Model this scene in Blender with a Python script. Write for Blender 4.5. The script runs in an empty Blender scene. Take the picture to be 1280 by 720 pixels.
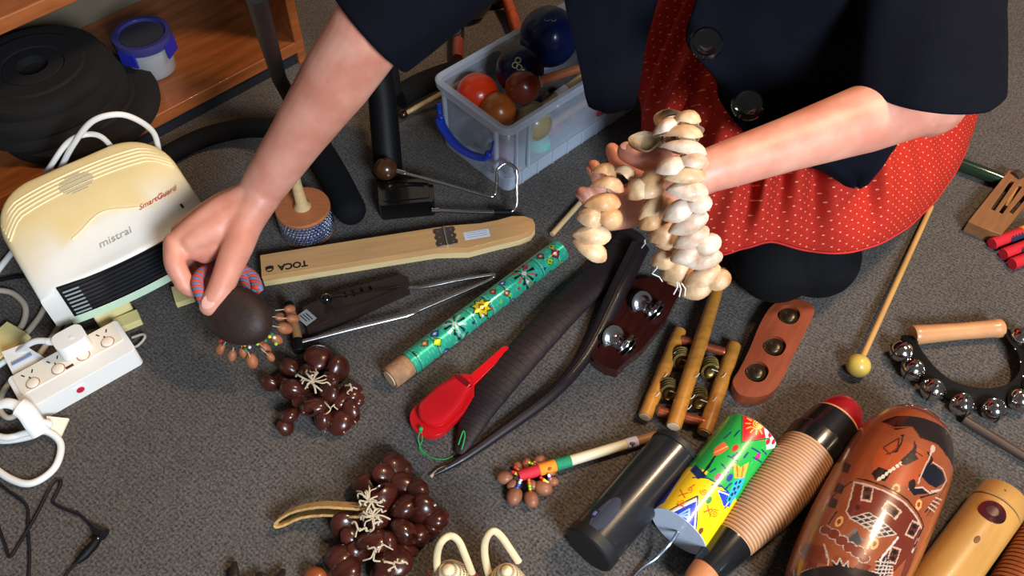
import bpy, bmesh, math, random
import numpy as np
from mathutils import Vector, Matrix, noise
from mathutils.geometry import tessellate_polygon
random.seed(7)
SC = bpy.context.scene
COL = SC.collection
F = 1108.0; PITCH = math.radians(52); CAMH = 1.0
PI = math.pi
V = Vector

def W(px, py, z=0.0):
    a = (px-640)/F; b = -(py-360)/F
    d = V((a, math.cos(PITCH)+b*math.sin(PITCH), -math.sin(PITCH)+b*math.cos(PITCH)))
    t = (z-CAMH)/d.z
    return V((d.x*t, d.y*t, z))
def depth(p):
    return p.y*math.cos(PITCH)-(p.z-CAMH)*math.sin(PITCH)
def R(px, py, z, half):
    return half*depth(W(px, py, z))/F

# ---------------------------------------------------------------- materials
def lin(c):
    c = c/255.0
    return c/12.92 if c <= 0.04045 else ((c+0.055)/1.055)**2.4
def rgb(r, g, b): return (lin(r), lin(g), lin(b), 1.0)
MATS = {}
def M(name, col, rough=0.5, metal=0.0, var=0.0, vscale=30.0, bump=0.0, bscale=300.0, stretch=(1,1,1),
      coat=0.0, trans=0.0, sss=0.0, col2=None, attr=False, sheen=0.0, alpha=1.0, wave=0.0, ior=1.45, spec=0.5):
    if name in MATS: return MATS[name]
    m = bpy.data.materials.new(name); m.use_nodes = True
    nt = m.node_tree; N = nt.nodes; L = nt.links
    b = N['Principled BSDF']
    c = rgb(*col)
    b.inputs['Base Color'].default_value = c
    b.inputs['Roughness'].default_value = rough
    b.inputs['Metallic'].default_value = metal
    b.inputs['IOR'].default_value = ior
    b.inputs['Specular IOR Level'].default_value = spec
    b.inputs['Coat Weight'].default_value = coat
    b.inputs['Coat Roughness'].default_value = 0.08
    b.inputs['Transmission Weight'].default_value = trans
    b.inputs['Alpha'].default_value = alpha
    if sheen:
        b.inputs['Sheen Weight'].default_value = sheen
    if sss:
        b.inputs['Subsurface Weight'].default_value = sss
        b.inputs['Subsurface Radius'].default_value = (1.0, 0.35, 0.2)
        b.inputs['Subsurface Scale'].default_value = 0.006
    tc = N.new('ShaderNodeTexCoord'); mp = N.new('ShaderNodeMapping')
    mp.inputs['Scale'].default_value = stretch
    L.new(tc.outputs['Object'], mp.inputs['Vector'])
    base = None
    if attr:
        at = N.new('ShaderNodeAttribute'); at.attribute_name = 'Col'; base = at.outputs['Color']
    if var > 0 or col2:
        nz = N.new('ShaderNodeTexNoise'); nz.inputs['Scale'].default_value = vscale
        nz.inputs['Detail'].default_value = 5; nz.inputs['Roughness'].default_value = 0.6
        L.new(mp.outputs['Vector'], nz.inputs['Vector'])
        cr = N.new('ShaderNodeValToRGB')
        cr.color_ramp.elements[0].position = 0.3; cr.color_ramp.elements[1].position = 0.7
        if attr:
            cr.color_ramp.elements[0].color = (1-var, 1-var, 1-var, 1); cr.color_ramp.elements[1].color = (1, 1, 1, 1)
            mx = N.new('ShaderNodeMix'); mx.data_type = 'RGBA'; mx.blend_type = 'MULTIPLY'
            mx.inputs['Factor'].default_value = 1
            L.new(base, mx.inputs['A']); L.new(cr.outputs['Color'], mx.inputs['B'])
            base = mx.outputs['Result']
        else:
            c2 = rgb(*col2) if col2 else tuple(x*(1-var) for x in c[:3])+(1,)
            cr.color_ramp.elements[0].color = c2; cr.color_ramp.elements[1].color = c
            L.new(nz.outputs['Fac'], cr.inputs['Fac']); base = cr.outputs['Color']
        if attr: L.new(nz.outputs['Fac'], cr.inputs['Fac'])
    if base is not None: L.new(base, b.inputs['Base Color'])
    if bump > 0:
        n2 = N.new('ShaderNodeTexNoise'); n2.inputs['Scale'].default_value = bscale; n2.inputs['Detail'].default_value = 4
        L.new(mp.outputs['Vector'], n2.inputs['Vector'])
        bp = N.new('ShaderNodeBump'); bp.inputs['Strength'].default_value = bump; bp.inputs['Distance'].default_value = 0.002
        L.new(n2.outputs['Fac'], bp.inputs['Height']); L.new(bp.outputs['Normal'], b.inputs['Normal'])
    MATS[name] = m
    return m

# ---------------------------------------------------------------- geometry
class G:
    def __init__(s, mx=None): s.v = []; s.f = []; s.c = []; s.mx = mx
    def add(s, vs, fs, col=None, mx=None):
        o = len(s.v); m = mx if mx is not None else s.mx
        for k, p in enumerate(vs):
            p = V(p); s.v.append(m @ p if m is not None else p)
            if col is None: s.c.append((1, 1, 1, 1))
            elif callable(col): s.c.append(col(k))
            elif isinstance(col, list): s.c.append(col[k])
            else: s.c.append(col)
        s.f += [tuple(i+o for i in f) for f in fs]
        return s
    def rings(s, rs, close=True, caps=True, col=None):
        n = len(rs[0]); vs = [p for r in rs for p in r]; fs = []
        for i in range(len(rs)-1):
            for j in range(n if close else n-1):
                a = i*n+j; b = i*n+(j+1) % n
                fs.append((a, b, b+n, a+n))
        if caps and close:
            fs.append(tuple(reversed(range(n)))); fs.append(tuple((len(rs)-1)*n+j for j in range(n)))
        return s.add(vs, fs, col)
    def tube(s, pts, r, seg=12, rad=None, flat=1.0, up=None, caps=True, col=None, closed=False):
        """tube along pts; r number or list; flat squeezes the second axis"""
        pts = [V(p) for p in pts]; n = len(pts); rs = []
        rr = r if isinstance(r, (list, tuple)) else [r]*n
        t0 = (pts[1]-pts[0]).normalized()
        u = V(up) if up is not None else (V((0, 0, 1)) if abs(t0.z) < 0.9 else V((1, 0, 0)))
        for i in range(n):
            if closed: t = (pts[(i+1) % n]-pts[i-1]).normalized()
            else: t = (pts[min(i+1, n-1)]-pts[max(i-1, 0)]).normalized()
            side = t.cross(u)
            if side.length < 1e-6: side = t.cross(V((0.3, 1, 0.1)))
            side.normalize(); w = side.cross(t).normalized()
            if up is None: u = w
            rs.append([pts[i]+side*(rr[i]*math.cos(a))+w*(rr[i]*flat*math.sin(a)) for a in [2*PI*k/seg for k in range(seg)]])
        if closed:
            rs.append(rs[0]); return s.rings(rs, caps=False, col=col)
        return s.rings(rs, caps=caps, col=col)
    def lathe(s, prof, seg=32, col=None, axis='x', caps=True):
        """prof: (position along axis, radius)"""
        rs = []
        for x, r in prof:
            r = max(r, 1e-5)
            if axis == 'x': rs.append([V((x, r*math.cos(a), r*math.sin(a))) for a in [2*PI*k/seg for k in range(seg)]])
            else: rs.append([V((r*math.cos(a), r*math.sin(a), x)) for a in [2*PI*k/seg for k in range(seg)]])
        return s.rings(rs, caps=caps, col=col)
    def ell(s, c, rad, rot=None, seg=20, col=None, sy=None):
        if not isinstance(rad, (list, tuple)): rad = (rad,)*3
        m = Matrix.Translation(V(c)) @ (rot.to_4x4() if rot is not None else Matrix()) @ Matrix.Diagonal((*rad, 1))
        k = seg//2; rs = []
        for i in range(k+1):
            ph = -PI/2+PI*i/k; cr = max(math.cos(ph), 1e-4)
            rs.append([m @ V((cr*math.cos(a), cr*math.sin(a), math.sin(ph))) for a in [2*PI*j/seg for j in range(seg)]])
        return s.rings(rs, col=col)
    def box(s, c, d, rot=None, col=None):
        m = Matrix.Translation(V(c)) @ (rot.to_4x4() if rot is not None else Matrix())
        vs = [m @ V((x*d[0]/2, y*d[1]/2, z*d[2]/2)) for x in (-1, 1) for y in (-1, 1) for z in (-1, 1)]
        return s.add(vs, [(0,1,3,2),(4,6,7,5),(0,4,5,1),(2,3,7,6),(0,2,6,4),(1,5,7,3)], col)
    def prism(s, poly, z0, z1, holes=(), col=None):
        loops = [[V((x, y, 0)) for x, y in poly]]+[[V((x, y, 0)) for x, y in h] for h in holes]
        flat = [p for l in loops for p in l]; n = len(flat)
        tri = tessellate_polygon(loops)
        vs = [V((p.x, p.y, z0)) for p in flat]+[V((p.x, p.y, z1)) for p in flat]
        fs = []
        for t in tri:
            a, b, c = t
            cr = (flat[b]-flat[a]).cross(flat[c]-flat[a]).z
            if cr < 0: a, b, c = a, c, b
            fs.append((a+n, b+n, c+n)); fs.append((c, b, a))
        o = 0
        for k, l in enumerate(loops):
            m = len(l)
            area = sum(l[i].x*l[(i+1) % m].y-l[(i+1) % m].x*l[i].y for i in range(m))
            for i in range(m):
                a = o+i; b = o+(i+1) % m
                ccw = (area > 0) == (k == 0)
                fs.append((a, b, b+n, a+n) if ccw else (b, a, a+n, b+n))
            o += m
        return s.add(vs, fs, col)
    def grid(s, rows, col=None):
        n = len(rows[0]); vs = [p for r in rows for p in r]
        fs = [(i*n+j, i*n+j+1, (i+1)*n+j+1, (i+1)*n+j) for i in range(len(rows)-1) for j in range(n-1)]
        return s.add(vs, fs, col)

WM = {}
def wm(o):
    return WM.get(o.name, Matrix())
def props(o, label=None, cat=None, group=None, kind=None):
    if label: o['label'] = label
    if cat: o['category'] = cat
    if group: o['group'] = group
    if kind: o['kind'] = kind
    return o
def thing(name, label, cat, mx, group=None):
    o = bpy.data.objects.new(name, None); COL.objects.link(o)
    if isinstance(mx, Vector): mx = Matrix.Translation(mx)
    o.matrix_world = mx; o.empty_display_size = 0.02
    WM[o.name] = mx.copy()
    return props(o, label, cat, group)
def obj(name, g, mat, parent=None, frame=None, bevel=0, sub=0, ang=40, solid=0, label=None, cat=None, group=None, kind=None, flatshade=False, decim=0):
    if parent is not None: mx = wm(parent)
    elif frame is not None: mx = frame
    else:
        xs = [p.x for p in g.v]; ys = [p.y for p in g.v]; zs = [p.z for p in g.v]
        mx = Matrix.Translation(V(((min(xs)+max(xs))/2, (min(ys)+max(ys))/2, min(zs))))
    inv = mx.inverted()
    me = bpy.data.meshes.new(name)
    me.from_pydata([inv @ p for p in g.v], [], g.f)
    if any(c != (1, 1, 1, 1) for c in g.c[:50]) or any(c != (1, 1, 1, 1) for c in g.c[-50:]):
        a = me.color_attributes.new('Col', 'FLOAT_COLOR', 'POINT')
        a.data.foreach_set('color', [x for c in g.c for x in c])
    bm = bmesh.new(); bm.from_mesh(me); bmesh.ops.remove_doubles(bm, verts=bm.verts, dist=1e-6)
    bmesh.ops.recalc_face_normals(bm, faces=bm.faces); bm.to_mesh(me); bm.free()
    if not flatshade:
        me.shade_smooth()
        if not sub: me.set_sharp_from_angle(angle=math.radians(ang))
    me.materials.append(mat)
    o = bpy.data.objects.new(name, me); COL.objects.link(o)
    if parent is not None: o.parent = parent
    else: o.matrix_world = mx
    WM[o.name] = mx.copy()
    if solid:
        m = o.modifiers.new('s', 'SOLIDIFY'); m.thickness = solid; m.offset = 0
    if bevel:
        m = o.modifiers.new('b', 'BEVEL'); m.width = bevel; m.segments = 3; m.limit_method = 'ANGLE'; m.angle_limit = math.radians(35)
        m.harden_normals = False
    if sub:
        m = o.modifiers.new('u', 'SUBSURF'); m.levels = sub; m.render_levels = sub
    return props(o, label, cat, group, kind)
def voxel(name, g, mat, parent, vox=0.003, smooth=4, post=None):
    """fuse overlapping shells into one continuous surface"""
    me = bpy.data.meshes.new(name+'_raw'); me.from_pydata(g.v, [], g.f)
    bm = bmesh.new(); bm.from_mesh(me); bmesh.ops.recalc_face_normals(bm, faces=bm.faces); bm.to_mesh(me); bm.free()
    t = bpy.data.objects.new('raw', me); COL.objects.link(t)
    r = t.modifiers.new('r', 'REMESH'); r.mode = 'VOXEL'; r.voxel_size = vox; r.adaptivity = 0
    sm = t.modifiers.new('m', 'SMOOTH'); sm.iterations = smooth; sm.factor = 0.5
    dg = bpy.context.evaluated_depsgraph_get()
    m2 = bpy.data.meshes.new_from_object(t.evaluated_get(dg)); m2.name = name
    bpy.data.objects.remove(t)
    if post:
        for v in m2.vertices: v.co = post(v.co.copy())
    inv = wm(parent).inverted() if parent is not None else Matrix()
    m2.transform(inv); m2.materials.clear(); m2.materials.append(mat); m2.shade_smooth()
    o = bpy.data.objects.new(name, m2); COL.objects.link(o); o.parent = parent
    WM[o.name] = wm(parent).copy() if parent is not None else Matrix()
    return o
def text_g(s, size, mx, extrude=0.0003, shear=0.0, g=None, align='CENTER', bold=0.0):
    cu = bpy.data.curves.new('t', 'FONT'); cu.body = s; cu.size = size; cu.extrude = extrude; cu.shear = shear
    cu.align_x = align; cu.align_y = 'CENTER'; cu.offset = bold
    t = bpy.data.objects.new('t', cu); COL.objects.link(t)
    dg = bpy.context.evaluated_depsgraph_get()
    me = bpy.data.meshes.new_from_object(t.evaluated_get(dg))
    bpy.data.objects.remove(t)
    g = g or G()
    g.add([v.co for v in me.vertices], [tuple(p.vertices) for p in me.polygons], mx=mx)
    return g
def frame(p0, p1, up=(0, 0, 1), origin=None):
    x = (V(p1)-V(p0)).normalized(); y = V(up).cross(x).normalized(); z = x.cross(y)
    m = Matrix((x, y, z)).transposed().to_4x4(); m.translation = V(origin if origin is not None else p0)
    return m
def spline(pts, n=8, closed=False):
    pts = [V(p) for p in pts]; out = []; N_ = len(pts)
    rng = N_ if closed else N_-1
    for i in range(rng):
        if closed: a, b, c, d = pts[(i-1) % N_], pts[i], pts[(i+1) % N_], pts[(i+2) % N_]
        else: a, b, c, d = pts[max(i-1, 0)], pts[i], pts[i+1], pts[min(i+2, N_-1)]
        for k in range(n):
            t = k/n
            out.append(0.5*((2*b)+(-a+c)*t+(2*a-5*b+4*c-d)*t*t+(-a+3*b-3*c+d)*t**3))
    if not closed: out.append(pts[-1])
    return out
def roundrect(w, h, r, n=6, cx=0, cy=0):
    out = []
    for sx, sy, a0 in ((1, 1, 0), (-1, 1, PI/2), (-1, -1, PI), (1, -1, 3*PI/2)):
        for k in range(n+1):
            a = a0+PI/2*k/n; out.append((cx+sx*(w/2-r)+r*math.cos(a), cy+sy*(h/2-r)+r*math.sin(a)))
    return out
def capped(x0, x1, r, e=0.001):
    return [(x0, 0), (x0, r-e), (x0+e, r), (x1-e, r), (x1, r-e), (x1, 0)]
class Canvas:
    """colour picture on a grid, u along [0..1], v across [0..1]; sampled onto a mesh's vertices"""
    def __init__(s, w, h, base):
        s.w, s.h = w, h; s.a = np.zeros((h, w, 3)); s.a[:] = rgb(*base)[:3]
        s.Y, s.X = np.mgrid[0:h, 0:w]; s.X = s.X/(w-1); s.Y = s.Y/(h-1)
        s.asp = 1.0
    def poly(s, pts, c):
        ins = np.zeros(s.X.shape, bool); n = len(pts)
        for i in range(n):
            x0, y0 = pts[i]; x1, y1 = pts[(i+1) % n]
            if y0 == y1: continue
            cnd = ((y0 > s.Y) != (y1 > s.Y)) & (s.X < (x1-x0)*(s.Y-y0)/(y1-y0)+x0)
            ins ^= cnd
        s.a[ins] = rgb(*c)[:3]
    def line(s, pts, w, c, closed=False):
        if closed: pts = list(pts)+[pts[0]]
        for (x0, y0), (x1, y1) in zip(pts[:-1], pts[1:]):
            ax, ay = x0*s.asp, y0; bx, by = x1*s.asp, y1
            dx, dy = bx-ax, by-ay; l2 = dx*dx+dy*dy+1e-12
            t = np.clip(((s.X*s.asp-ax)*dx+(s.Y-ay)*dy)/l2, 0, 1)
            d = np.hypot(s.X*s.asp-ax-t*dx, s.Y-ay-t*dy)
            s.a[d < w] = rgb(*c)[:3]
    def disc(s, x, y, r, c, ry=None):
        ry = ry or r
        d = ((s.X-x)*s.asp/r)**2+((s.Y-y)/ry)**2
        s.a[d < 1] = rgb(*c)[:3]
    def at(s, u, v):
        i = min(s.w-1, max(0, int(u*(s.w-1)+.5))); j = min(s.h-1, max(0, int(v*(s.h-1)+.5)))
        p = s.a[j, i]; return (p[0], p[1], p[2], 1)
def painted_tube(g, cv, prof, a0, a1, nu, nv, inner=None):
    """surface of revolution about local x, painted by canvas: v 0..1 covers angle a0..a1"""
    vs = []; cs = []
    xs = [p[0] for p in prof]; rs = [p[1] for p in prof]
    for i in range(nu+1):
        u = i/nu; x = xs[0]+(xs[-1]-xs[0])*u; r = float(np.interp(x, xs, rs))
        for j in range(nv+1):
            a = a0+(a1-a0)*j/nv
            vs.append(V((x, r*math.cos(a), r*math.sin(a)))); cs.append(cv.at(u, j/nv))
    n = nv+1
    fs = [(i*n+j, i*n+j+1, (i+1)*n+j+1, (i+1)*n+j) for i in range(nu) for j in range(nv)]
    g.add(vs, fs, cs)
    return g
# ---------------------------------------------------------------- camera, light
cam = bpy.data.objects.new('camera', bpy.data.cameras.new('camera')); COL.objects.link(cam)
cam.location = (0, 0, CAMH); cam.rotation_euler = (PI/2-PITCH, 0, 0)
cam.data.sensor_width = 36; cam.data.lens = 36*F/1280; cam.data.clip_start = 0.01
SC.camera = cam
SC.view_settings.view_transform = 'Standard'; SC.view_settings.look = 'None'
SC.view_settings.gamma = 1; SC.view_settings.exposure = 0.32; SC.view_settings.use_curve_mapping = False
def area(name, loc, tgt, sx, sy, power, col):
    l = bpy.data.lights.new(name, 'AREA'); l.shape = 'RECTANGLE'; l.size = sx; l.size_y = sy; l.energy = power; l.color = col
    o = bpy.data.objects.new(name, l); COL.objects.link(o); o.location = loc
    o.rotation_euler = (V(tgt)-V(loc)).to_track_quat('-Z', 'Y').to_euler(); return o
area('window_light', (0.85, -1.0, 1.35), (-0.05, 0.7, 0), 0.6, 0.6, 62, (0.72, 0.86, 1.0))
area('ceiling_lamp', (1.3, 1.0, 2.2), (0.2, 0.6, 0), 0.35, 0.35, 40, (1.0, 0.72, 0.46))
w = bpy.data.worlds.new('room_air'); SC.world = w; w.use_nodes = True
w.node_tree.nodes['Background'].inputs['Color'].default_value = (0.75, 0.72, 0.70, 1)
w.node_tree.nodes['Background'].inputs['Strength'].default_value = 0.11

# ---------------------------------------------------------------- floor
def carpet_mat():
    m = bpy.data.materials.new('carpet'); m.use_nodes = True; nt = m.node_tree; N = nt.nodes; L = nt.links
    b = N['Principled BSDF']; b.inputs['Roughness'].default_value = 0.95; b.inputs['Specular IOR Level'].default_value = 0.15
    b.inputs['Sheen Weight'].default_value = 0.1; b.inputs['Sheen Roughness'].default_value = 0.5
    tc = N.new('ShaderNodeTexCoord')
    mp = N.new('ShaderNodeMapping'); mp.inputs['Rotation'].default_value = (0, 0, math.radians(38)); mp.inputs['Scale'].default_value = (1, 1.0, 1)
    L.new(tc.outputs['Object'], mp.inputs['Vector'])
    n1 = N.new('ShaderNodeTexNoise'); n1.inputs['Scale'].default_value = 330; n1.inputs['Detail'].default_value = 3
    n2 = N.new('ShaderNodeTexNoise'); n2.inputs['Scale'].default_value = 6; n2.inputs['Detail'].default_value = 4
    wv = N.new('ShaderNodeTexWave'); wv.bands_direction = 'Y'; wv.inputs['Scale'].default_value = 62
    wv.inputs['Distortion'].default_value = 2.0; wv.inputs['Detail'].default_value = 2; wv.inputs['Detail Scale'].default_value = 3
    wv2 = N.new('ShaderNodeTexWave'); wv2.bands_direction = 'X'; wv2.inputs['Scale'].default_value = 46
    wv2.inputs['Distortion'].default_value = 5.0; wv2.inputs['Detail'].default_value = 2; wv2.inputs['Detail Scale'].default_value = 4
    for n in (n1, wv, wv2, n2): L.new(mp.outputs['Vector'], n.inputs['Vector'])
    cr = N.new('ShaderNodeValToRGB'); cr.color_ramp.elements[0].position = 0.3; cr.color_ramp.elements[1].position = 0.72
    cr.color_ramp.elements[0].color = rgb(51, 46, 43); cr.color_ramp.elements[1].color = rgb(110, 102, 96)
    def math_(op, a, bb):
        k = N.new('ShaderNodeMath'); k.operation = op
        for i, x in enumerate((a, bb)):
            if isinstance(x, (int, float)): k.inputs[i].default_value = x
            else: L.new(x, k.inputs[i])
        return k.outputs[0]
    h = math_('ADD', math_('MULTIPLY', n1.outputs['Fac'], 0.86), math_('ADD', math_('MULTIPLY', wv.outputs['Fac'], 0.09), math_('MULTIPLY', wv2.outputs['Fac'], 0.05)))
    L.new(h, cr.inputs['Fac'])
    cr2 = N.new('ShaderNodeValToRGB'); cr2.color_ramp.elements[0].position = 0.35; cr2.color_ramp.elements[1].position = 0.65
    cr2.color_ramp.elements[0].color = (0.86, 0.84, 0.80, 1); cr2.color_ramp.elements[1].color = (1, 1, 1, 1)
    L.new(n2.outputs['Fac'], cr2.inputs['Fac'])
    mx = N.new('ShaderNodeMix'); mx.data_type = 'RGBA'; mx.blend_type = 'MULTIPLY'; mx.inputs['Factor'].default_value = 1
    L.new(cr.outputs['Color'], mx.inputs['A']); L.new(cr2.outputs['Color'], mx.inputs['B']); L.new(mx.outputs['Result'], b.inputs['Base Color'])
    bp = N.new('ShaderNodeBump'); bp.inputs['Strength'].default_value = 0.9; bp.inputs['Distance'].default_value = 0.002
    L.new(h, bp.inputs['Height']); L.new(bp.outputs['Normal'], b.inputs['Normal'])
    return m
g = G(); g.box((0, 1.0, -0.02), (6, 6, 0.04)); obj('floor', g, carpet_mat(), kind='structure', label='grey brown looped carpet')

# shared materials
black_pl = M('black_plastic', (9, 9, 11), 0.55, bump=0.05, spec=.25)
foam = M('black_foam', (12, 12, 14), 0.85, bump=0.2, spec=.2, bscale=500)
chrome = M('chrome', (215, 215, 220), 0.16, 1.0)
brass = M('brass', (150, 125, 70), 0.3, 1.0, var=0.5, vscale=60)
lwood = M('light_wood', (214, 178, 126), 0.45, var=0.25, vscale=14, stretch=(1, 9, 9), coat=0.2)
twine = M('twine', (206, 188, 158), 0.9, var=0.3, vscale=400, bump=0.5, bscale=600)

# ---------------------------------------------------------------- bookcase
A0 = W(200, 175); A1 = W(385, 75)
bd = (A1-A0); bd.z = 0; bd.normalize(); bn = V((-bd.y, bd.x, 0))
left = A0-bd*0.75; bcM = frame(left, A1, origin=left)
bw = (A1-left).length
orange_wood = M('varnished_pine', (164, 92, 46), 0.42, var=0.5, vscale=9, stretch=(1, 7, 7), coat=0.3, bump=0.05, bscale=60)
_lo, _hi = 0.05, 0.6
for _ in range(40):
    zs = (_lo+_hi)/2
    if (W(0, 45, zs)-A0).dot(bn) > 0: _lo = zs
    else: _hi = zs
t = thing('bookcase', 'varnished orange wooden bookcase at the back left, open shelves', 'bookcase', bcM)
g = G(bcM); g.box((bw/2, 0.15, 0.035), (bw-0.03, 0.30, 0.022)); obj('bottom_shelf', g, orange_wood, t, bevel=0.002)
g = G(bcM); g.box((bw/2, 0.15, zs+0.011), (bw-0.03, 0.30, 0.022)); obj('upper_shelf', g, orange_wood, t, bevel=0.002)
g = G(bcM); g.box((bw/2-0.005, 0.012, 0.012), (bw-0.03, 0.012, 0.024)); obj('plinth', g, M('plinth_shaded', (26, 30, 38), 0.6), t)  # kick strip below the shelf, its shadow painted in as blue-dark colour
g = G(bcM); g.box((bw/2, 0.305, 0.36), (bw, 0.008, 0.72)); obj('back_panel', g, M('hardboard', (112, 98, 78), 0.7, var=0.25, vscale=12), t)
for x in (0.009, bw-0.009):
    g = G(bcM); g.box((x, 0.15, 0.36), (0.018, 0.30, 0.72)); obj('side_panel', g, orange_wood, t, bevel=0.002)
# wall behind
g = G(bcM); g.box((0.6, 0.36, 0.6), (3.6, 0.05, 1.4)); obj('wall_back', g, M('wall_paint', (150, 142, 128), 0.8), kind='structure', label='pale wall behind the bookcase')

# dark stacked discs
disc_m = M('dark_brown_felt', (17, 12, 10), 0.9, var=0.4, vscale=10, bump=0.15, bscale=120)
def disc_stack(px, py, z, levels, name, label, cat, shift=0):
    c = W(px, py, 0)-bd*shift; c.z = z
    t = thing(name, label, cat, c)
    zz = z
    for (r, h, dx, dy) in levels:
        g = G(Matrix.Translation((c.x+dx, c.y+dy, zz)))
        e = min(h*0.45, 0.02)
        g.lathe([(0, 0.02), (0, r*0.93), (h*0.15, r*0.99), (h*0.5, r), (h*0.8, r*0.985), (h, r*0.9), (h-0.002, r*0.72), (h+0.002, r*0.70), (h, r*0.45), (h-0.004, r*0.42), (h-0.001, r*0.40), (h, r*0.22), (h-0.012, r*0.2), (h-0.014, 0)], 56, axis='z')
        obj('drum_ring', g, disc_m, t)
        zz += h-0.004
    return t
disc_stack(92, 168, 0.047, [(0.128, 0.028, 0.030, 0.0), (0.125, 0.030, -0.012, 0.0), (0.120, 0.028, -0.010, -0.005), (0.108, 0.024, -0.006, -0.005)], 'disc_stack', 'stack of wide dark brown round discs on the bottom shelf', 'disc stack')
g = None
disc_stack(92, 168, 0.047, [(0.080, 0.04, 0, 0), (0.084, 0.04, 0, 0), (0.078, 0.03, 0, 0)], 'round_drum', 'dark round drum at the left edge behind the heater, beside the wide disc stack', 'drum', .222)

# plastic tub
c = W(193, 85, 0.047)
t = thing('plastic_tub', 'clear round food tub with a blue rim on the wooden shelf', 'tub', c)
tm = Matrix.Translation(c)
clear = M('clear_plastic', (190, 190, 190), 0.15, alpha=0.55, coat=0.3)
r = R(190, 60, 0.08, 34)
g = G(tm); g.lathe([(0, 0), (0, r*0.78), (0.003, r*0.82), (0.062, r*0.95), (0.062, r*0.92), (0.005, r*0.78), (0.004, 0)], 40, axis='z'); obj('tub_body', g, clear, t)
g = G(tm); g.lathe([(0.056, r*0.96), (0.056, r*1.03), (0.066, r*1.05), (0.071, r*1.02), (0.071, r*0.86), (0.066, r*0.84), (0.066, r*0.5), (0.066, 0)], 40, axis='z'); obj('lid', g, M('blue_lid', (56, 54, 108), 0.25, coat=0.5), t, label='blue lid')
g = G(tm); g.lathe([(0.0665, 0), (0.0675, 0), (0.0675, r*0.76), (0.066, r*0.78)], 32, axis='z'); obj('lid_window', g, M('grey_window', (50, 50, 58), 0.2, coat=0.4), t, label='grey centre of the lid')
for a in (-1.9, -0.2, 1.3, 2.9):
    g = G(tm); g.box((r*1.02*math.cos(a), r*1.02*math.sin(a), 0.050), (0.004, 0.030, 0.026), Matrix.Rotation(a, 3, 'Z'))
    obj('clip', g, M('blue_clip', (38, 40, 150), 0.3), t, bevel=0.001)

# ---------------------------------------------------------------- black stands
def stand_leg(pts, r, parent, nm='leg', cap=True):
    g = G(); p = spline(pts, 8); g.tube(p, r, 18)
    if cap:
        d = (p[-1]-p[-2]).normalized(); g.ell(p[-1], r, seg=18)
    return obj(nm, g, foam, parent)
t = thing('tubular_stand', 'black padded tubular stand with a thin pole beside the bookcase', 'stand', W(400, 195))
stand_leg([W(206, 196, .017), W(255, 172, .02), W(310, 160, .03), W(360, 165, .04), W(395, 185, .04)], 0.016, t)
stand_leg([W(385, 170, .045), W(402, 195, .035), W(421, 228, .028), W(438, 262, .024)], 0.0235, t)
g = G(); g.tube([W(394, 186, .04), W(372, 140, .14), W(349, 98, .27), W(318, -10, .58)], [0.012, 0.0105, 0.0095, 0.0095], 16); obj('pole', g, black_pl, t)
g = G(); g.ell(W(394, 184, .04), 0.026); obj('hub', g, black_pl, t)
t = thing('speaker_pole', 'thick black upright post with a side arm behind the small dark box', 'stand', W(483, 238))
b0 = W(484, 238, 0.0); 
g = G(); g.tube([b0+V((0, 0.03, 0.002)), b0+V((-0.005, 0.10, 0.10)), b0+V((-0.012, 0.14, 0.24)), b0+V((-0.02, 0.18, 0.45))], [0.023, 0.022, 0.021, 0.021], 24); obj('post', g, black_pl, t, bevel=0.002)
g = G(); g.tube([b0+V((-0.002, 0.115, 0.10)), b0+V((-0.005, 0.128, 0.15))], 0.026, 24); obj('collar', g, foam, t, bevel=0.002)
g = G(); p = spline([W(498, 122, .05), W(530, 104, .045), W(570, 90, .035), (W(622, 78, .02))], 6); g.tube(p, 0.0195, 18); g.ell(p[-1], 0.0195); obj('side_arm', g, foam, t)

# ---------------------------------------------------------------- fan heater
FL = W(42, 368, 0.105); FR = W(262, 262, 0.105)
hx = (FR-FL); hw = hx.length; hM = frame(FL, FR, origin=V((FL.x, FL.y, 0)))
t = thing('fan_heater', 'yellowed cream fan heater with black grille on the carpet', 'heater', hM)
hd = 0.178
def heater_outline(s, e=0.0):
    """plan outline, front edge slightly bowed, large round back corners"""
    o = []
    w = hw/2
    for k in range(13):
        x = -1+2*k/12; o.append((w+x*w*0.99*s, hd*0.5+(-hd*0.5-0.014*(1-x*x))*s))
    rc = 0.062
    for (cx, sx, a0) in ((hw-rc, 1, 0), (rc, -1, PI/2)):
        for k in range(11):
            a = a0+PI/2*k/10
            X = cx+rc*math.cos(a); Y = hd-rc*1.15+rc*1.15*math.sin(a)
            o.append((w+(X-w)*s, hd*0.5+(Y-hd*0.5)*s))
    return o
cream = (236, 213, 156); white = (240, 236, 226)
g = G(hM)
def zt(x, y):
    q = max(0, min(1, y/hd)); return 0.105+0.028*math.sin(q*PI*0.62)-0.012*((x/hw-0.5)*2)**4
ringspec = [(0.97, 0.028, 0), (1.0, 0.034, 0), (1.0, 0.085, 0), (0.997, 0.0, -0.008), (0.985, 0.0, -0.0035), (0.965, 0, -0.001), (0.93, 0, 0), (0.86, 0, 0), (0.78, 0, 0), (0.7, 0, 0), (0.6, 0, 0), (0.5, 0, 0), (0.4, 0, 0), (0.3, 0, 0), (0.2, 0, 0), (0.1, 0, 0), (0.01, 0, 0)]
rs = []; cs = []
for s, z, dz in ringspec:
    r_ = []
    for (x, y) in heater_outline(s):
        zz = z if z > 0 else zt(x, y)+dz
        r_.append(V((x, y, zz)))
        q = y-0.040-0.022*math.exp(-((x-hw*0.5)/0.045)**2)
        f = max(0, min(1, q/0.012+0.5)) if z == 0 else (1 if y > 0.05 else 0)
        cs.append(tuple(a*f+b*(1-f) for a, b in zip(rgb(*cream), rgb(*white))))
    rs.append(r_)
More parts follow.
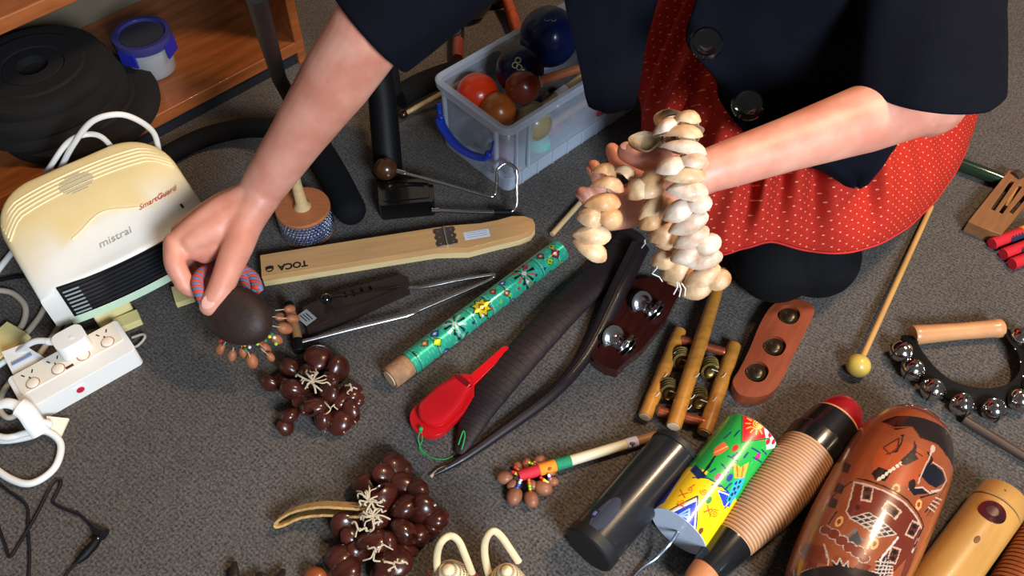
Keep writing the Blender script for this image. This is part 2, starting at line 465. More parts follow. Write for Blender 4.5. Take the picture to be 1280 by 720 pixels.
g.rings(rs, col=cs)
obj('housing', g, M('aged_plastic', (255, 255, 255), 0.38, attr=True, var=0.06, vscale=25, spec=0.4), t, ang=60)
# grille: dark recessed band following the bowed front
def front_y(x): 
    q = (x-hw/2)/(hw/2); return -0.014*(1-q*q)
def band(x0, x1, z0, z1, off, th, nx=16):
    rs = []
    for k in range(nx+1):
        x = x0+(x1-x0)*k/nx; y = front_y(x)-off
        rs.append([V((x, y, z0)), V((x, y-th, z0)), V((x, y-th, z1)), V((x, y, z1))])
    return rs
g = G(hM); g.rings(band(0.026, hw-0.012, 0.042, 0.101, -0.003, 0.0038)); gr = obj('grille', g, M('grille_black', (14, 14, 17), 0.35), t)
g = G(hM)
for k in range(7):
    z = 0.048+k*0.0075
    g.rings(band(0.029, hw-0.016, z, z+0.0022, 0.0008, 0.0016))
obj('grille_slats', g, M('slat_black', (38, 38, 42), 0.3), gr)
g = G(hM)
for k in range(7):
    z = 0.0475+k*0.0075
    g.rings(band(0.030, 0.050, z, z+0.0025, 0.0022, 0.001, 3))
obj('heating_fins', g, M('fin_grey', (150, 160, 158), 0.4), gr, label='pale grey fins at the left of the grille')
g = G(hM)
for k in range(5):   # raised ribs over the back of the top
    pts = []
    for j in range(25):
        x = 0.006+(hw-0.012)*j/24; y = 0.112+0.0075*k+0.010*math.sin(PI*j/24)
        y2 = min(y, hd-0.004)
        edge = min(1, min(j, 24-j)/2.5)
        pts.append(V((x, y2-(1-edge)*0.02, zt(x, y2)-0.0012*edge-(1-edge)*0.004+0.0012)))
    g.tube(pts, 0.0012, 6)
obj('top_ribs', g, M('cream_rib', (248, 232, 190), 0.4), t)
g = G(hM); c_ = (hw*0.47, 0.128)
for k in range(9):
    yy = c_[1]-0.016+k*0.004; hl = math.sqrt(max(0, 0.018**2-(yy-c_[1])**2))*1.3
    g.tube([V((c_[0]-hl, yy, zt(c_[0], yy)+0.0004)), V((c_[0]+hl, yy, zt(c_[0], yy)+0.0004))], 0.0009, 6)
obj('intake_slots', g, M('dusty_grey', (176, 168, 142), 0.7), t, label='greyish intake slots on top')
g = G(hM); pts = []
for j in range(17):
    x = hw*0.30+hw*0.38*j/16; y = 0.044+0.020*math.exp(-((x-hw*0.5)/0.035)**2); pts.append(V((x, y, zt(x, y)+0.0006)))
g.tube(pts, 0.0012, 6); obj('brow_ridge', g, M('cream_ridge', (240, 222, 170), 0.4), t)
def on_top(x, y, rot=0):
    return hM @ Matrix.Translation((x, y, zt(x, y)+0.0008)) @ Matrix.Rotation(rot, 4, 'Z') @ Matrix.Rotation(math.radians(8), 4, 'X')
g = text_g('mistral', 0.0165, on_top(hw*0.49, 0.022, 0.03), shear=0.2); obj('brand_lettering', g, M('print_grey', (176, 172, 160), 0.5), t, label='grey lettering')
g = text_g('SmartGuard', 0.0115, on_top(hw*0.79, 0.049, 0.10), shear=0.6); obj('script_lettering', g, M('print_red', (196, 82, 62), 0.5), t, label='red script lettering')
g = G(hM); g.box((hw*0.885, 0.026, zt(hw*0.885, 0.026)), (0.003, 0.007, 0.002)); obj('indicator', g, black_pl, t, label='small black indicator slot')
g = G(hM); g.rings(band(0.02, hw-0.004, 0.028, 0.040, -0.001, 0.002)); obj('front_lip', g, M('lip_green_lit', (206, 226, 196), 0.4), t, label='lower lip with greenish light painted into its colour')  # greenish light falling on the lower lip is put into its colour
g = G(hM)
for sx in (0.07, hw-0.055):
    g.box((sx, 0.015, 0.014), (0.05, 0.05, 0.028))
obj('foot', g, M('cream_foot', (226, 208, 150), 0.5), t, bevel=0.003)

# cream pads near heater
card = M('cream_card', (226, 206, 140), 0.75, var=0.15, vscale=30)
for (a, b, c2, w_, lab) in ((150, 398, 163, 0.036, 'small cream block lying between the heater and the power board'), (218, 362, 240, 0.03, 'small cream block peeping out below the right hand')):
    pass
def block(cx, cy, wx, wy, hz, ang_, lab, z=0):
    p = W(cx, cy, z+hz/2); g = G(Matrix.Translation((p.x, p.y, z+hz/2)) @ Matrix.Rotation(math.radians(ang_), 4, 'Z')); g.box((0, 0, 0), (wx, wy, hz))
    return obj('cream_block', g, card, bevel=0.0015, label=lab, cat='block')
block(160, 402, 0.034, 0.022, 0.012, 30, 'small cream block between the heater and the power board')
block(229, 368, 0.026, 0.034, 0.010, 25, 'small cream block on the carpet beside the fist')
block(6, 428, 0.05, 0.042, 0.012, 60, 'cream block at the left edge beside the pale cable')

# ---------------------------------------------------------------- power board
PA = W(14, 470, 0.034); PB = W(140, 402, 0.034)
pM = frame(PA, PB, origin=V((PA.x, PA.y, 0))) ; pl = (PB-PA).length
wht = M('white_plastic', (238, 234, 228), 0.35, spec=0.4); wht2 = M('white_plastic_warm', (236, 226, 208), 0.4)
t = thing('power_board', 'white four socket power board lying on the carpet', 'power board', pM)
pw = 0.062
g = G(pM); g.prism(roundrect(pl+0.012, pw, 0.006, 4, pl/2, -pw/2), 0.0, 0.034); obj('body', g, wht, t, bevel=0.004)
g = G(pM); g.prism(roundrect(pl, pw*0.60, 0.004, 3, pl/2, -pw*0.32), 0.033, 0.0352); fp = obj('face_plate', g, wht2, t, bevel=0.0006)
for k in range(4):
    x = pl*(0.13+0.245*k); 
    if k != 2:
        g = G(pM)
        for dx, dy, rr in ((-0.006, 0.003, 0.5), (0.006, 0.003, -0.5), (0, -0.006, 0)):
            g.box((x+dx, -pw*0.22+dy, 0.0352), (0.0016, 0.0055, 0.0006), Matrix.Rotation(rr, 3, 'Z'))
        obj('socket', g, M('slot_dark', (40, 34, 32), 0.6), t)
    g = G(pM); g.lathe([(0.035, 0.0072), (0.036, 0.0074), (0.036, 0.0066), (0.035, 0.0064)], 24, axis='z', caps=False)
    g2 = G(pM @ Matrix.Translation((x, -pw*0.47, 0))); g2.lathe([(0.0345, 0.0), (0.0345, 0.0075), (0.037, 0.0072), (0.0378, 0.006), (0.0372, 0.0)], 24, axis='z')
    obj('switch', g2, M('switch_cream', (244, 226, 206), 0.3), t)
    g2 = G(pM @ Matrix.Translation((x, -pw*0.47, 0))); g2.lathe([(0.0353, 0.0076), (0.0358, 0.0086), (0.0353, 0.0088), (0.0350, 0.0076)], 24, axis='z', caps=False)
    obj('switch_ring', g2, M('ring_tan', (170, 130, 108), 0.5), t)
g = G(pM); g.box((pl*0.47, -pw*0.56, 0.0354), (0.010, 0.0035, 0.001)); obj('pilot_light', g, M('dark_red', (96, 26, 22), 0.3), t, label='dark red pilot light')
g = G(pM); g.box((pl*0.44, -pw-0.0003, 0.018), (0.014, 0.0008, 0.016)); s_ = obj('sticker', g, wht, t)
g = G(pM @ Matrix.Translation((pl*0.44, -pw-0.0009, 0.018)) @ Matrix.Rotation(PI/2, 4, 'X')); g.lathe([(0, 0), (0, 0.0052), (0.0005, 0.005), (0.0005, 0)], 20, axis='z'); g.ell((0.003, 0.001, 0.0006), (0.002, 0.0015, 0.0003))
obj('sticker_mark', g, M('sticker_red', (196, 34, 60), 0.4), s_, label='red round mark')

def cable(name, pts, r, mat, label, cat='cable', group=None, n=8):
    g = G(); g.tube(spline(pts, n), r, 10); return obj(name, g, mat, label=label, cat=cat, group=group)
# plug in third socket with cable
t = thing('power_plug', 'white plug pushed into the power board with a white lead', 'plug', pM @ Matrix.Translation((pl*0.60, -pw*0.25, 0.0355)))
g = G(pM @ Matrix.Translation((pl*0.60, -pw*0.20, 0.0355))); g.prism(roundrect(0.040, 0.030, 0.010, 5), 0, 0.026); obj('plug_body', g, wht, t, bevel=0.006)
g = G(); g.tube(spline([W(96, 427, .052), W(80, 427, .053), W(60, 427, .052)], 6), [0.010]*4+[0.008]*4+[0.005]*5, 14, caps=True); obj('strain_relief', g, wht, t)
g = G(); g.tube(spline([W(66, 427, .052), W(48, 426, .05), W(36, 430, .044), (W(26, 438, .03)), W(8, 450, .012), W(-20, 470, .004)], 8), 0.0042, 10); obj('lead', g, wht, t)
# second plug at bottom-left, with flat white tail
t = thing('plug_adaptor', 'white angled plug at the near left corner of the power board', 'plug', W(34, 530))
g = G(); g.tube(spline([W(-6, 508, .05), W(10, 504, .052), (W(30, 512, .045)), W(42, 528, .03), W(50, 540, .015)], 6), [0.007]*10+[0.012]*15, 14, flat=0.6); obj('plug_body', g, wht, t)
g = G(); P_ = [W(58, 520, .018), W(86, 523, .006), W(76, 545, .003), W(60, 542, .012)]
g.add([p for p in P_]+[p-V((0, 0, .0025)) for p in P_], [(0,1,2,3),(7,6,5,4),(0,4,5,1),(1,5,6,2),(2,6,7,3),(3,7,4,0)]); obj('paper_flap', g, M('cream_paper', (232, 218, 196), 0.7), t, label='cream paper flap')
g = G(); P_ = [W(2, 440, .03), W(28, 430, .03), W(56, 447, .026), W(16, 468, .028)]
g.add([p for p in P_]+[p-V((0, 0, .002)) for p in P_], [(0,1,2,3),(7,6,5,4),(0,4,5,1),(1,5,6,2),(2,6,7,3),(3,7,4,0)])
tg = obj('cable_tag', g, wht, label='white paper tag with a blue bar on the cable beside the power board', cat='tag')
g = G(); g.box((W(27, 449, .0305)), (0.026, 0.004, 0.0012), Matrix.Rotation(math.radians(38), 3, 'Z')); obj('printed_bar', g, M('bar_blue', (120, 140, 180), 0.5), tg, label='blue grey bar')
wc = M('white_cable', (232, 228, 222), 0.4); gc = M('beige_cable', (186, 172, 152), 0.5)
cable('white_cable', [W(-30, 546, .004), W(5, 551, .006), W(40, 545, .006), W(52, 536, .012), W(62, 530, .02), W(50, 527, .024)], 0.0042, wc, 'upper white cable bend at the left edge below the power board')
cable('white_cable', [W(-30, 534, .012), W(5, 547, .014), W(35, 541, .014), W(60, 540, .012), W(76, 556, .005), W(68, 585, .005), W(40, 604, .005), W(12, 598, .005), W(-20, 575, .005)], 0.0045, wc, 'white cable looping over the carpet at the left edge above the black cable')
cable('heater_cable', [W(199, 192, .09), W(192, 166, .13), W(170, 149, .17), W(145, 143, .19), W(115, 152, .185), W(92, 180, .15), W(74, 215, .10), W(66, 240, .06), W(60, 275, .01)], 0.0042, wc, 'tall white cable arching up behind the fan heater')
cable('heater_cable', [W(146, 192, .10), W(128, 172, .14), W(108, 168, .16), W(85, 178, .15), W(65, 205, .12), W(52, 228, .08), W(45, 262, .03)], 0.004, wc, 'short white cable arching behind the fan heater inside the taller one')
cable('heater_cable', [W(28, 300, .004), W(10, 322, .004), W(-12, 350, .004)], 0.0045, wc, 'white cable leaving the left side of the fan heater')
cable('beige_cable', [W(-15, 362, .004), W(15, 366, .004), W(32, 385, .004), W(24, 412, .004), W(-10, 440, .004)], 0.0042, gc, 'beige cable curling to the left edge beneath the fan heater')
cable('beige_cable', [W(60, 375, .004), W(48, 398, .004), W(24, 425, .004), W(-12, 452, .005)], 0.004, gc, 'beige cable running from under the heater to the left edge')
cable('beige_cable', [W(82, 385, .004), W(74, 408, .004), W(60, 428, .006), W(40, 452, .012), W(20, 452, .02)], 0.004, gc, 'beige cable from under the heater to the power board')
cable('beige_cable', [W(98, 385, .004), W(86, 405, .004), W(78, 420, .006)], 0.003, M('grey_cable', (150, 146, 140), .5), 'short grey cable from under the heater near the plug')
cable('beige_cable', [W(165, 422, .004), W(178, 418, .008), W(181, 422, .008), W(172, 432, .004), W(160, 436, .006)], 0.0018, gc, 'thin beige cord loop at the far right end of the power board')
cable('beige_cable', [W(12, 478, .004), (W(2, 494, .004)), W(0, 512, .004), W(10, 522, .004), W(22, 518, .004)], 0.0038, gc, 'beige cable bend beside the near end of the power board')
cable('dark_cable', [W(-10, 352, .003), W(20, 346, .003), W(50, 345, .003), W(70, 355, .003)], 0.003, black_pl, 'dark cable beneath the front left corner of the heater')
bk = M('black_cable', (20, 18, 22), 0.4)
cable('black_cable', [W(-20, 590, .002), W(8, 612, .002), W(33, 632, .002), W(35, 660, .002), W(37, 700, .002), W(34, 740, .002)], 0.0019, bk, 'thin black cable running down the bottom left corner, crossed by another', n=6)
t = thing('black_adaptor_cable', 'thin black zigzag cable with inline connectors at the bottom left', 'cable', W(125, 670))
g = G(); g.tube(spline([W(-5, 650, .002), W(6, 680, .002), W(12, 696, .002), W(24, 680, .002), W(45, 645, .004), W(65, 606, .003), W(75, 600, .003), W(76, 606, .003), (W(68, 622, .002)), W(66, 628, .002), W(80, 636, .002), W(100, 644, .002), W(116, 660, .002)], 5), 0.0019, 8); obj('cord', g, bk, t)
g = G(); g.tube([W(114, 656, .004), W(120, 663, .005), W(131, 668, .006)], [0.003, 0.005, 0.007], 12); obj('connector_plug', g, bk, t)
g = G(); g.tube([W(124, 671, .005), W(118, 680, .006), W(105, 694, .006), W(96, 703, .005)], [0.0042, 0.0056, 0.0056, 0.003], 12); obj('connector_socket', g, black_pl, t)
g = G(); g.tube([W(98, 701, .004), W(85, 715, .003), W(70, 740, .002)], 0.0019, 8); obj('tail', g, bk, t)
g = G(); g.ell(W(122.5, 673, .011), 0.0014); obj('pin', g, chrome, t)
# ---------------------------------------------------------------- clear storage box
Hb = 0.132
bA = W(634, 243); bB = W(556, 182)         # front corner, left corner (base)
u_ = (bB-bA); u_.z = 0; sw = 0.160; u_.normalize()
v_ = V((-u_.y, u_.x, 0)); v_ = v_ if v_.y > 0 else -v_
LB = 0.30
bM = Matrix((u_, v_, V((0, 0, 1)))).transposed().to_4x4(); bM.translation = bA
t = thing('storage_box', 'clear plastic storage box with blue handle full of maracas', 'storage box', bM)
boxm = M('frosted_clear', (205, 214, 228), 0.22, alpha=0.30, coat=0.3)
rimm = M('frosted_rim', (200, 208, 222), 0.25, alpha=0.55, coat=0.3)
g = G(bM)
def rr(e, z, rad=0.014): return [V((x, y, z)) for x, y in roundrect(sw+2*e, LB+2*e, rad+e, 5, sw/2, LB/2)]
g.rings([rr(-0.004, 0.0), rr(-0.003, 0.022), rr(-0.003, 0.028), rr(-0.008, 0.030), rr(-0.004, Hb-0.008)], caps=False)
g.add(rr(-0.004, 0.0), [tuple(range(24))])
obj('body', g, boxm, t, solid=0.0016)
g = G(bM); g.rings([rr(-0.0015, 0.001), rr(-0.001, 0.026), rr(-0.002, 0.027)], caps=False); obj('base_band', g, M('frosted_band', (205, 214, 230), 0.3, alpha=0.42), t)
g = G(bM); g.rings([rr(-0.004, Hb-0.010), rr(0.006, Hb-0.010), rr(0.007, Hb), rr(0.004, Hb+0.002), rr(-0.004, Hb), rr(-0.004, Hb-0.010)], caps=False); obj('rim', g, rimm, t)
def rib(c, d): 
    g = G(bM); g.box(c, d); obj('rib', g, rimm, t)
for k in range(1, 9): rib((sw+0.001, LB*k/9, 0.015), (0.0016, 0.0014, 0.026)); rib((0.0, LB*k/9, 0.015), (0.0016, 0.0014, 0.026))
for x in (sw*0.13, sw*0.87): rib((x, -0.0025, 0.075), (0.004, 0.006, 0.09)); rib((x, LB+0.002, 0.075), (0.004, 0.006, 0.09))
rib((sw*0.5, -0.0035, 0.118), (sw*0.74, 0.005, 0.003))
for y in (0.02, 0.045): rib((0.0005, y, 0.075), (0.004, 0.003, 0.09))
g = G(bM)
hp = [V((sw*0.90, -0.010, 0.098)), V((sw*0.88, -0.012, 0.082)), V((sw*0.80, -0.019, 0.068)), V((sw*0.5, -0.026, 0.060)), V((sw*0.22, -0.019, 0.066)), V((sw*0.14, -0.012, 0.082)), V((sw*0.12, -0.010, 0.102))]
g.tube(spline(hp, 6), [0.0038]*9+[0.0075]*19+[0.0038]*9, 12, flat=0.5, up=(0, 0, 1))
for x in (0.86, 0.16): g.ell((sw*x, -0.014, 0.076), (0.007, 0.005, 0.007))
obj('handle', g, M('blue_handle', (22, 52, 170), 0.3, coat=0.3), t, label='blue plastic handle')

def BL(x, y, z): return bM @ V((x, y, z))
def maraca(name, label, cat, c, r, mat, stick=None, smat=None, group=None, srad=0.007, marks=None, z=None):
    t = thing(name, label, cat, c, group)
    g = G(); g.ell(c, (r, r, r*1.03), seg=36); hd_ = obj('gourd_head', g, mat, t)
    if stick:
        d = (V(stick)-c).normalized()
        g = G(); g.tube([c+d*(r*0.93), c+d*(r*1.15), c+(V(stick)-c)*0.6, V(stick)], [srad*1.2, srad, srad, srad*1.1], 14); obj('handle', g, smat or lwood, t)
        g = G(); g.tube([c+d*(r*0.97), c+d*(r*1.08)], srad*1.5, 14); obj('collar', g, M('collar_tan', (170, 120, 80), 0.5), t)
    if marks:
        g = G()
        for dd in marks:
            d = V(dd).normalized(); m_ = frame(c, c+d, up=(0.3, 1, 0.2), origin=c+d*(r*1.003))
            g.lathe([(0.0, 0.0032), (0.0006, 0.0036), (0.0006, 0.0050), (0.0, 0.0052)], 14, mx=None) if False else None
            gg = G(m_); gg.lathe([(0.0, 0.0030), (0.0007, 0.0034), (0.0007, 0.0048), (0.0, 0.0050)], 14, caps=False)
            g.add(gg.v, gg.f)
        obj('painted_rings', g, M('ring_gold', (150, 128, 96), 0.5), hd_)
    return t
def gloss(n, c, coat=.5, **k): return M(n, c, 0.28, coat=coat, **k)
def PB_(px, py, z): return W(px, py, z)
maraca('maraca', 'bright orange red maraca in the left corner of the clear box', 'maraca', PB_(597, 119, .110), 0.0335, gloss('orange_red', (236, 58, 20)), group='maracas in the clear box')
maraca('maraca', 'glossy tan orange wooden maraca beside the bright orange red one', 'maraca', PB_(622, 139, .108), 0.0285, gloss('tan_orange', (190, 98, 36), var=0.45, vscale=30), group='maracas in the clear box')
maraca('maraca', 'small glossy reddish brown maraca with a wooden handle, between blue and tan ones', 'maraca', PB_(653, 108, .138), 0.0265, gloss('red_brown', (120, 44, 22), var=0.3), BL(-0.01, 0.235, 0.150), M('orange_brown_wood', (186, 104, 62), 0.4, var=0.3), group='maracas in the clear box')
maraca('maraca', 'dark blue maraca lower of the two, behind the reddish brown ball', 'maraca', PB_(650, 88, .142), 0.037, gloss('dark_blue', (10, 16, 40), coat=.25, spec=.2), group='maracas in the clear box', marks=[(-0.25, -0.75, 0.9), (-0.05, -0.8, 0.8), (-0.1, -0.55, 1.0)])
maraca('maraca', 'large dark blue maraca highest in the box with pale painted rings', 'maraca', PB_(686, 46, .150), 0.046, gloss('navy_blue', (14, 32, 78), coat=.25, spec=.2), group='maracas in the clear box', marks=[(-0.1, -0.35, 1.0), (0.12, -0.35, 1.0), (0.0, -0.15, 1.0)])
maraca('maraca', 'pale cream maraca with small dark ring in the near corner of the box', 'maraca', PB_(666, 152, .085), 0.030, gloss('cream_gourd', (176, 158, 118), var=0.3), group='maracas in the clear box')
maraca('maraca', 'black maraca hidden deep in the box beneath the blue ones', 'maraca', BL(0.06, 0.16, 0.050), 0.032, gloss('black_gourd', (18, 16, 18)), group='maracas in the clear box')
def stick(name, p0, p1, r, mat, label, cat='stick', tip=None, tmat=None, group=None):
    t = thing(name, label, cat, V(p0), group)
    g = G(); g.tube([V(p0), V(p0)+(V(p1)-V(p0))*0.5, V(p1)], [r, r, r*0.95], 12); obj('shaft', g, mat, t, bevel=r*0.2)
    if tip:
        g = G(); g.ell(V(p0), tip, seg=24); obj('tip', g, tmat, t)
    return t
stick('wooden_mallet', W(504, 143, .012), W(604, 88, .06), 0.0042, lwood, 'thin wooden mallet with a dark knob poking out left of the clear box', 'mallet', 0.0085, gloss('dark_knob', (44, 22, 14)))
stick('wooden_stick', BL(0.13, 0.215, 0.136), BL(0.075, 0.245, 0.140), 0.0075, lwood, 'pale wooden stick end beside the large blue maraca', group='sticks in the clear box')
tt = stick('wooden_stick', BL(0.03, 0.085, 0.098), BL(0.025, 0.27, 0.128), 0.0055, lwood, 'pale stick with a white band under the reddish brown maraca handle', group='sticks in the clear box')
g = G(); g.tube([BL(0.0286, 0.130, 0.1052), BL(0.028, 0.150, 0.1085)], 0.0072, 14); obj('white_band', g, wht, tt)
for (x, y, z, r, c, nm) in ((0.026, 0.090, 0.034, 0.019, (82, 206, 176), 'turquoise'), (0.032, 0.125, 0.045, 0.018, (150, 66, 84), 'pink'), (0.032, 0.170, 0.040, 0.019, (110, 56, 76), 'plum'), (0.022, 0.215, 0.040, 0.02, (150, 60, 70), 'dull red'), (0.05, 0.035, 0.032, 0.02, (176, 120, 160), 'mauve'), (0.09, 0.04, 0.03, 0.021, (120, 130, 150), 'grey')):
    g = G(); g.ell(BL(x, y, z), (r*1.1, r*0.95, r*0.9), seg=24)
    obj('egg_shaker', g, M('egg_'+nm.replace(' ', '_'), c, 0.4), label=nm+' egg shaker seen through the wall of the clear box', cat='shaker', group='egg shakers in the clear box')
stick('brown_stick', BL(0.022, 0.09, 0.062), BL(0.018, 0.20, 0.066), 0.006, M('tan_stick', (190, 150, 110), 0.5), 'tan rod inside the clear box above the egg shakers')

# ---------------------------------------------------------------- cabasa
cc = W(378, 258, .052)
cr_ = R(378, 258, .052, 34.5)
cM = Matrix.Translation((cc.x+0.004, cc.y, 0)) @ Matrix.Rotation(math.radians(5), 4, 'Y')
cM = Matrix.Translation((cc.x, cc.y, 0))
t = thing('cabasa', 'round wooden cabasa with steel beads and upright handle near the elbow', 'cabasa', cM)
ow = M('orange_wood', (190, 110, 66), 0.4, var=0.25, vscale=25, stretch=(1, 6, 1), coat=0.3)
g = G(cM); g.lathe([(0.0, 0), (0.0, cr_*0.90), (0.004, cr_*0.95), (0.006, cr_*0.80), (0.046, cr_*0.80), (0.047, cr_*0.99), (0.050, cr_*1.0), (0.052, cr_*0.97), (0.052, 0)], 56, axis='z'); obj('drum', g, ow, t)
bead = M('steel_beads', (206, 216, 240), 0.22, 1.0)
g = G(cM)
for row in range(7):
    zz = 0.0095+row*0.0056
    for k in range(44):
        a = 2*PI*(k+0.5*(row % 2))/44
        g.ell((cr_*0.93*math.cos(a), cr_*0.93*math.sin(a), zz), 0.0029, seg=8)
obj('bead_chain', g, bead, t, kind='stuff')
g = G(cM); g.lathe([(0.007, cr_*0.88), (0.045, cr_*0.88)], 40, axis='z'); obj('bead_backing', g, M('dark_backing', (26, 28, 44), .6), t)
g = G(cM); g.lathe([(0.050, 0.013), (0.055, 0.0125), (0.060, 0.0085), (0.10, 0.0075), (0.15, 0.009), (0.165, 0.0095), (0.168, 0.006), (0.168, 0)], 20, axis='z'); obj('handle', g, lwood, t)

# ---------------------------------------------------------------- slapstick TOCA
sz = 0.022
sA = W(326, 340, sz); sB = W(669, 283, sz)
sM = frame(sA, sB, origin=V((sA.x, sA.y, 0))); sl = (sB-sA).length
def loc(px, py, z=sz): 
    q = sM.inverted() @ W(px, py, z); return (q.x, q.y)
top_o = [loc(*p) for p in ((325, 319), (327, 346), (420, 331), (545, 311), (585, 310), (620, 301), (650, 294), (663, 289), (669, 281), (666, 274), (655, 270), (640, 270), (622, 275), (600, 279), (560, 282), (450, 299))]
t = thing('slapstick', 'long wooden slapstick with steel hinge and upside down lettering', 'slapstick', sM)
bw_ = M('beech_wood', (214, 160, 104), 0.42, var=0.22, vscale=10, stretch=(1, 10, 10), coat=0.15)
bw2 = M('beech_wood_pale', (226, 196, 142), 0.45, var=0.18, vscale=10, stretch=(1, 10, 10))
g = G(sM); g.prism(top_o, 0.0112, sz); obj('upper_board', g, bw_, t, bevel=0.0012)
lo = top_o[:3]+top_o[3:]
g = G(sM); g.prism([(x, y) for x, y in lo], 0.0, 0.0108); obj('lower_board', g, bw2, t, bevel=0.0012)
hc = loc(557, 296)
g = G(sM @ Matrix.Translation((hc[0], hc[1], sz)))
for sx in (-1, 1):
    g.prism([(sx*0.0015, -0.017), (sx*0.015, -0.017), (sx*0.0165, -0.011), (sx*0.013, -0.006), (sx*0.0165, 0), (sx*0.013, 0.006), (sx*0.0165, 0.011), (sx*0.015, 0.017), (sx*0.0015, 0.017)], 0, 0.0014)
steel = M('dull_steel', (120, 116, 116), 0.28, 1.0)
hg = obj('hinge', g, steel, t, bevel=0.0003)
g = G(sM @ Matrix.Translation((hc[0], hc[1], sz+0.002))); g.tube([V((0, -0.019, 0)), V((0, 0.018, 0))], 0.0022, 12); obj('hinge_pin', g, chrome, hg)
g = G(sM @ Matrix.Translation((hc[0], hc[1], sz+0.0014)))
for sx in (-1, 1):
    for yy in (-0.012, 0.0, 0.012): g.ell((sx*0.0095, yy, 0), (0.0017, 0.0017, 0.0009), seg=10)
obj('screw', g, chrome, hg)
q = loc(596, 293)
g = G(sM @ Matrix.Translation((q[0], q[1], sz))); g.box((0, 0, 0.0002), (0.038, 0.015, 0.0006)); st = obj('sticker', g, M('sticker_white', (214, 212, 218), 0.5), t)
g = G(sM @ Matrix.Translation((q[0], q[1], sz+0.0006)))
for k in range(3): g.box((0, -0.004+0.004*k, 0), (0.03, 0.0008, 0.0003))
obj('printed_lines', g, M('print_soft', (170, 168, 178), 0.6), st)
q = loc(366, 331)
g = text_g('TOCA', 0.0150, sM @ Matrix.Translation((q[0], q[1]-0.001, sz)) @ Matrix.Rotation(PI, 4, 'Z'), extrude=0.0004, bold=0.0005)
obj('burned_lettering', g, M('burnt_black', (30, 22, 20), 0.7), t, label='black burned lettering')
q = loc(337, 336)
g = G(sM @ Matrix.Translation((q[0], q[1], sz)) @ Matrix.Rotation(PI, 4, 'Z'))
g.prism([(0.0058*math.cos(a), 0.0058*math.sin(a)) for a in [PI*0.1+k*PI*1.0/12 for k in range(-1, 13)]]+[(-0.0058, -0.004), (0, -0.0058), (0.0058, -0.004)], 0, 0.0004, holes=[[(0.0042*math.cos(a), 0.002+0.002*math.sin(a)) for a in [k*PI/4 for k in range(8)]]])
obj('burned_emblem', g, M('burnt_black', (30, 22, 20), 0.7), t)

# ---------------------------------------------------------------- upper vibraslap
gb = M('gloss_black', (14, 12, 13), 0.14, coat=0.8)
bx = W(508, 262, .02)
vM = frame(W(478, 268, .0), W(543, 262, .0), origin=W(478, 276, 0))
t = thing('vibraslap', 'gloss black vibraslap with brown ball and bent chrome rod', 'vibraslap', vM)
g = G(vM); g.prism(roundrect(0.084, 0.05, 0.006, 4, 0.040, 0.026), 0.0, 0.032, holes=[]); obj('resonator_box', g, gb, t, bevel=0.003)
g = G(vM); g.prism(roundrect(0.070, 0.036, 0.004, 4, 0.040, 0.026), 0.0321, 0.0335, holes=[roundrect(0.055, 0.022, 0.004, 4, 0.040, 0.026)]); obj('lid_frame', g, gb, t, bevel=0.0005)
bc = W(482, 211, .045)
g = G(); g.ell(bc, 0.0175, seg=36); obj('ball', g, gloss('ball_brown', (82, 46, 20), var=0.5, vscale=60), t, label='glossy brown ball')
g = G(); g.tube(spline([W(499, 215, .045), W(560, 231, .035), W(610, 245, .03), (W(619, 242, .031)), W(621, 226, .050), W(622, 212, .066), W(633, 204, .072), W(645, 212, .066), W(646, 235, .044), W(645, 258, .024), W(634, 265, .02), W(590, 265, .02), W(543, 263, .02)], 8), 0.0026, 12); obj('rod', g, chrome, t)
g = G(); g.tube([W(496, 214, .045), W(507, 217, .044)], 0.0042, 14); g.tube([W(540, 263, .02), W(549, 263, .02)], 0.0042, 14); obj('ferrule', g, chrome, t)
g = G(); g.tube([W(618, 265, .02), W(640, 265, .02)], 0.0045, 14); obj('rod_sleeve', g, black_pl, t)

# ---------------------------------------------------------------- lower vibraslap
lM = frame(W(370, 405, 0), W(509, 352, 0))
def lloc(px, py, z=0):
    q = lM.inverted() @ W(px, py, z); return V((q.x, q.y, z))
t = thing('vibraslap', 'dark brown wedge shaped vibraslap with a long bent steel handle', 'vibraslap', lM)
dk = M('dark_brown_box', (44, 32, 27), 0.4, var=0.35, vscale=40, coat=0.3)
topz = 0.022
pts_t = [(378, 384), (420, 364), (502, 343), (510, 346), (511, 356), (440, 388), (384, 412)]
poly = [tuple(lloc(x, y, topz)[:2]) for x, y in pts_t]
slots = [roundrect(0.0045, 0.012, 0.002, 3, *lloc(x, y, topz)[:2]) for x, y in ((431, 368), (441, 366), (452, 363), (463, 361))]
g = G(lM); g.prism(poly, 0.0, topz, holes=slots); obj('resonator_box', g, dk, t, bevel=0.002)
q = lloc(383, 397, topz)
g = G(lM @ Matrix.Translation(q)); g.box((0, 0, 0.0004), (0.018, 0.022, 0.0008), Matrix.Rotation(0.35, 3, 'Z')); s_ = obj('sticker', g, M('sticker_grey', (150, 150, 146), 0.5), t)
g = G(lM @ Matrix.Translation(q))
for k in range(3): g.box((-0.004+0.004*k, 0, 0.0009), (0.0016, 0.015, 0.0004), Matrix.Rotation(0.35, 3, 'Z'))
obj('printed_bars', g, M('print_dark', (52, 52, 56), 0.6), s_)
g = G(); g.ell(W(408, 374, .034), 0.0078, seg=24); obj('ball', g, gb, t, label='small black ball')
g = G(); g.tube(spline([W(410, 373, .034), W(450, 366, .033), W(500, 358, .022)], 5), 0.0015, 8); obj('rattle_arm', g, M('dark_steel', (60, 50, 46), 0.35, 1.0), t)
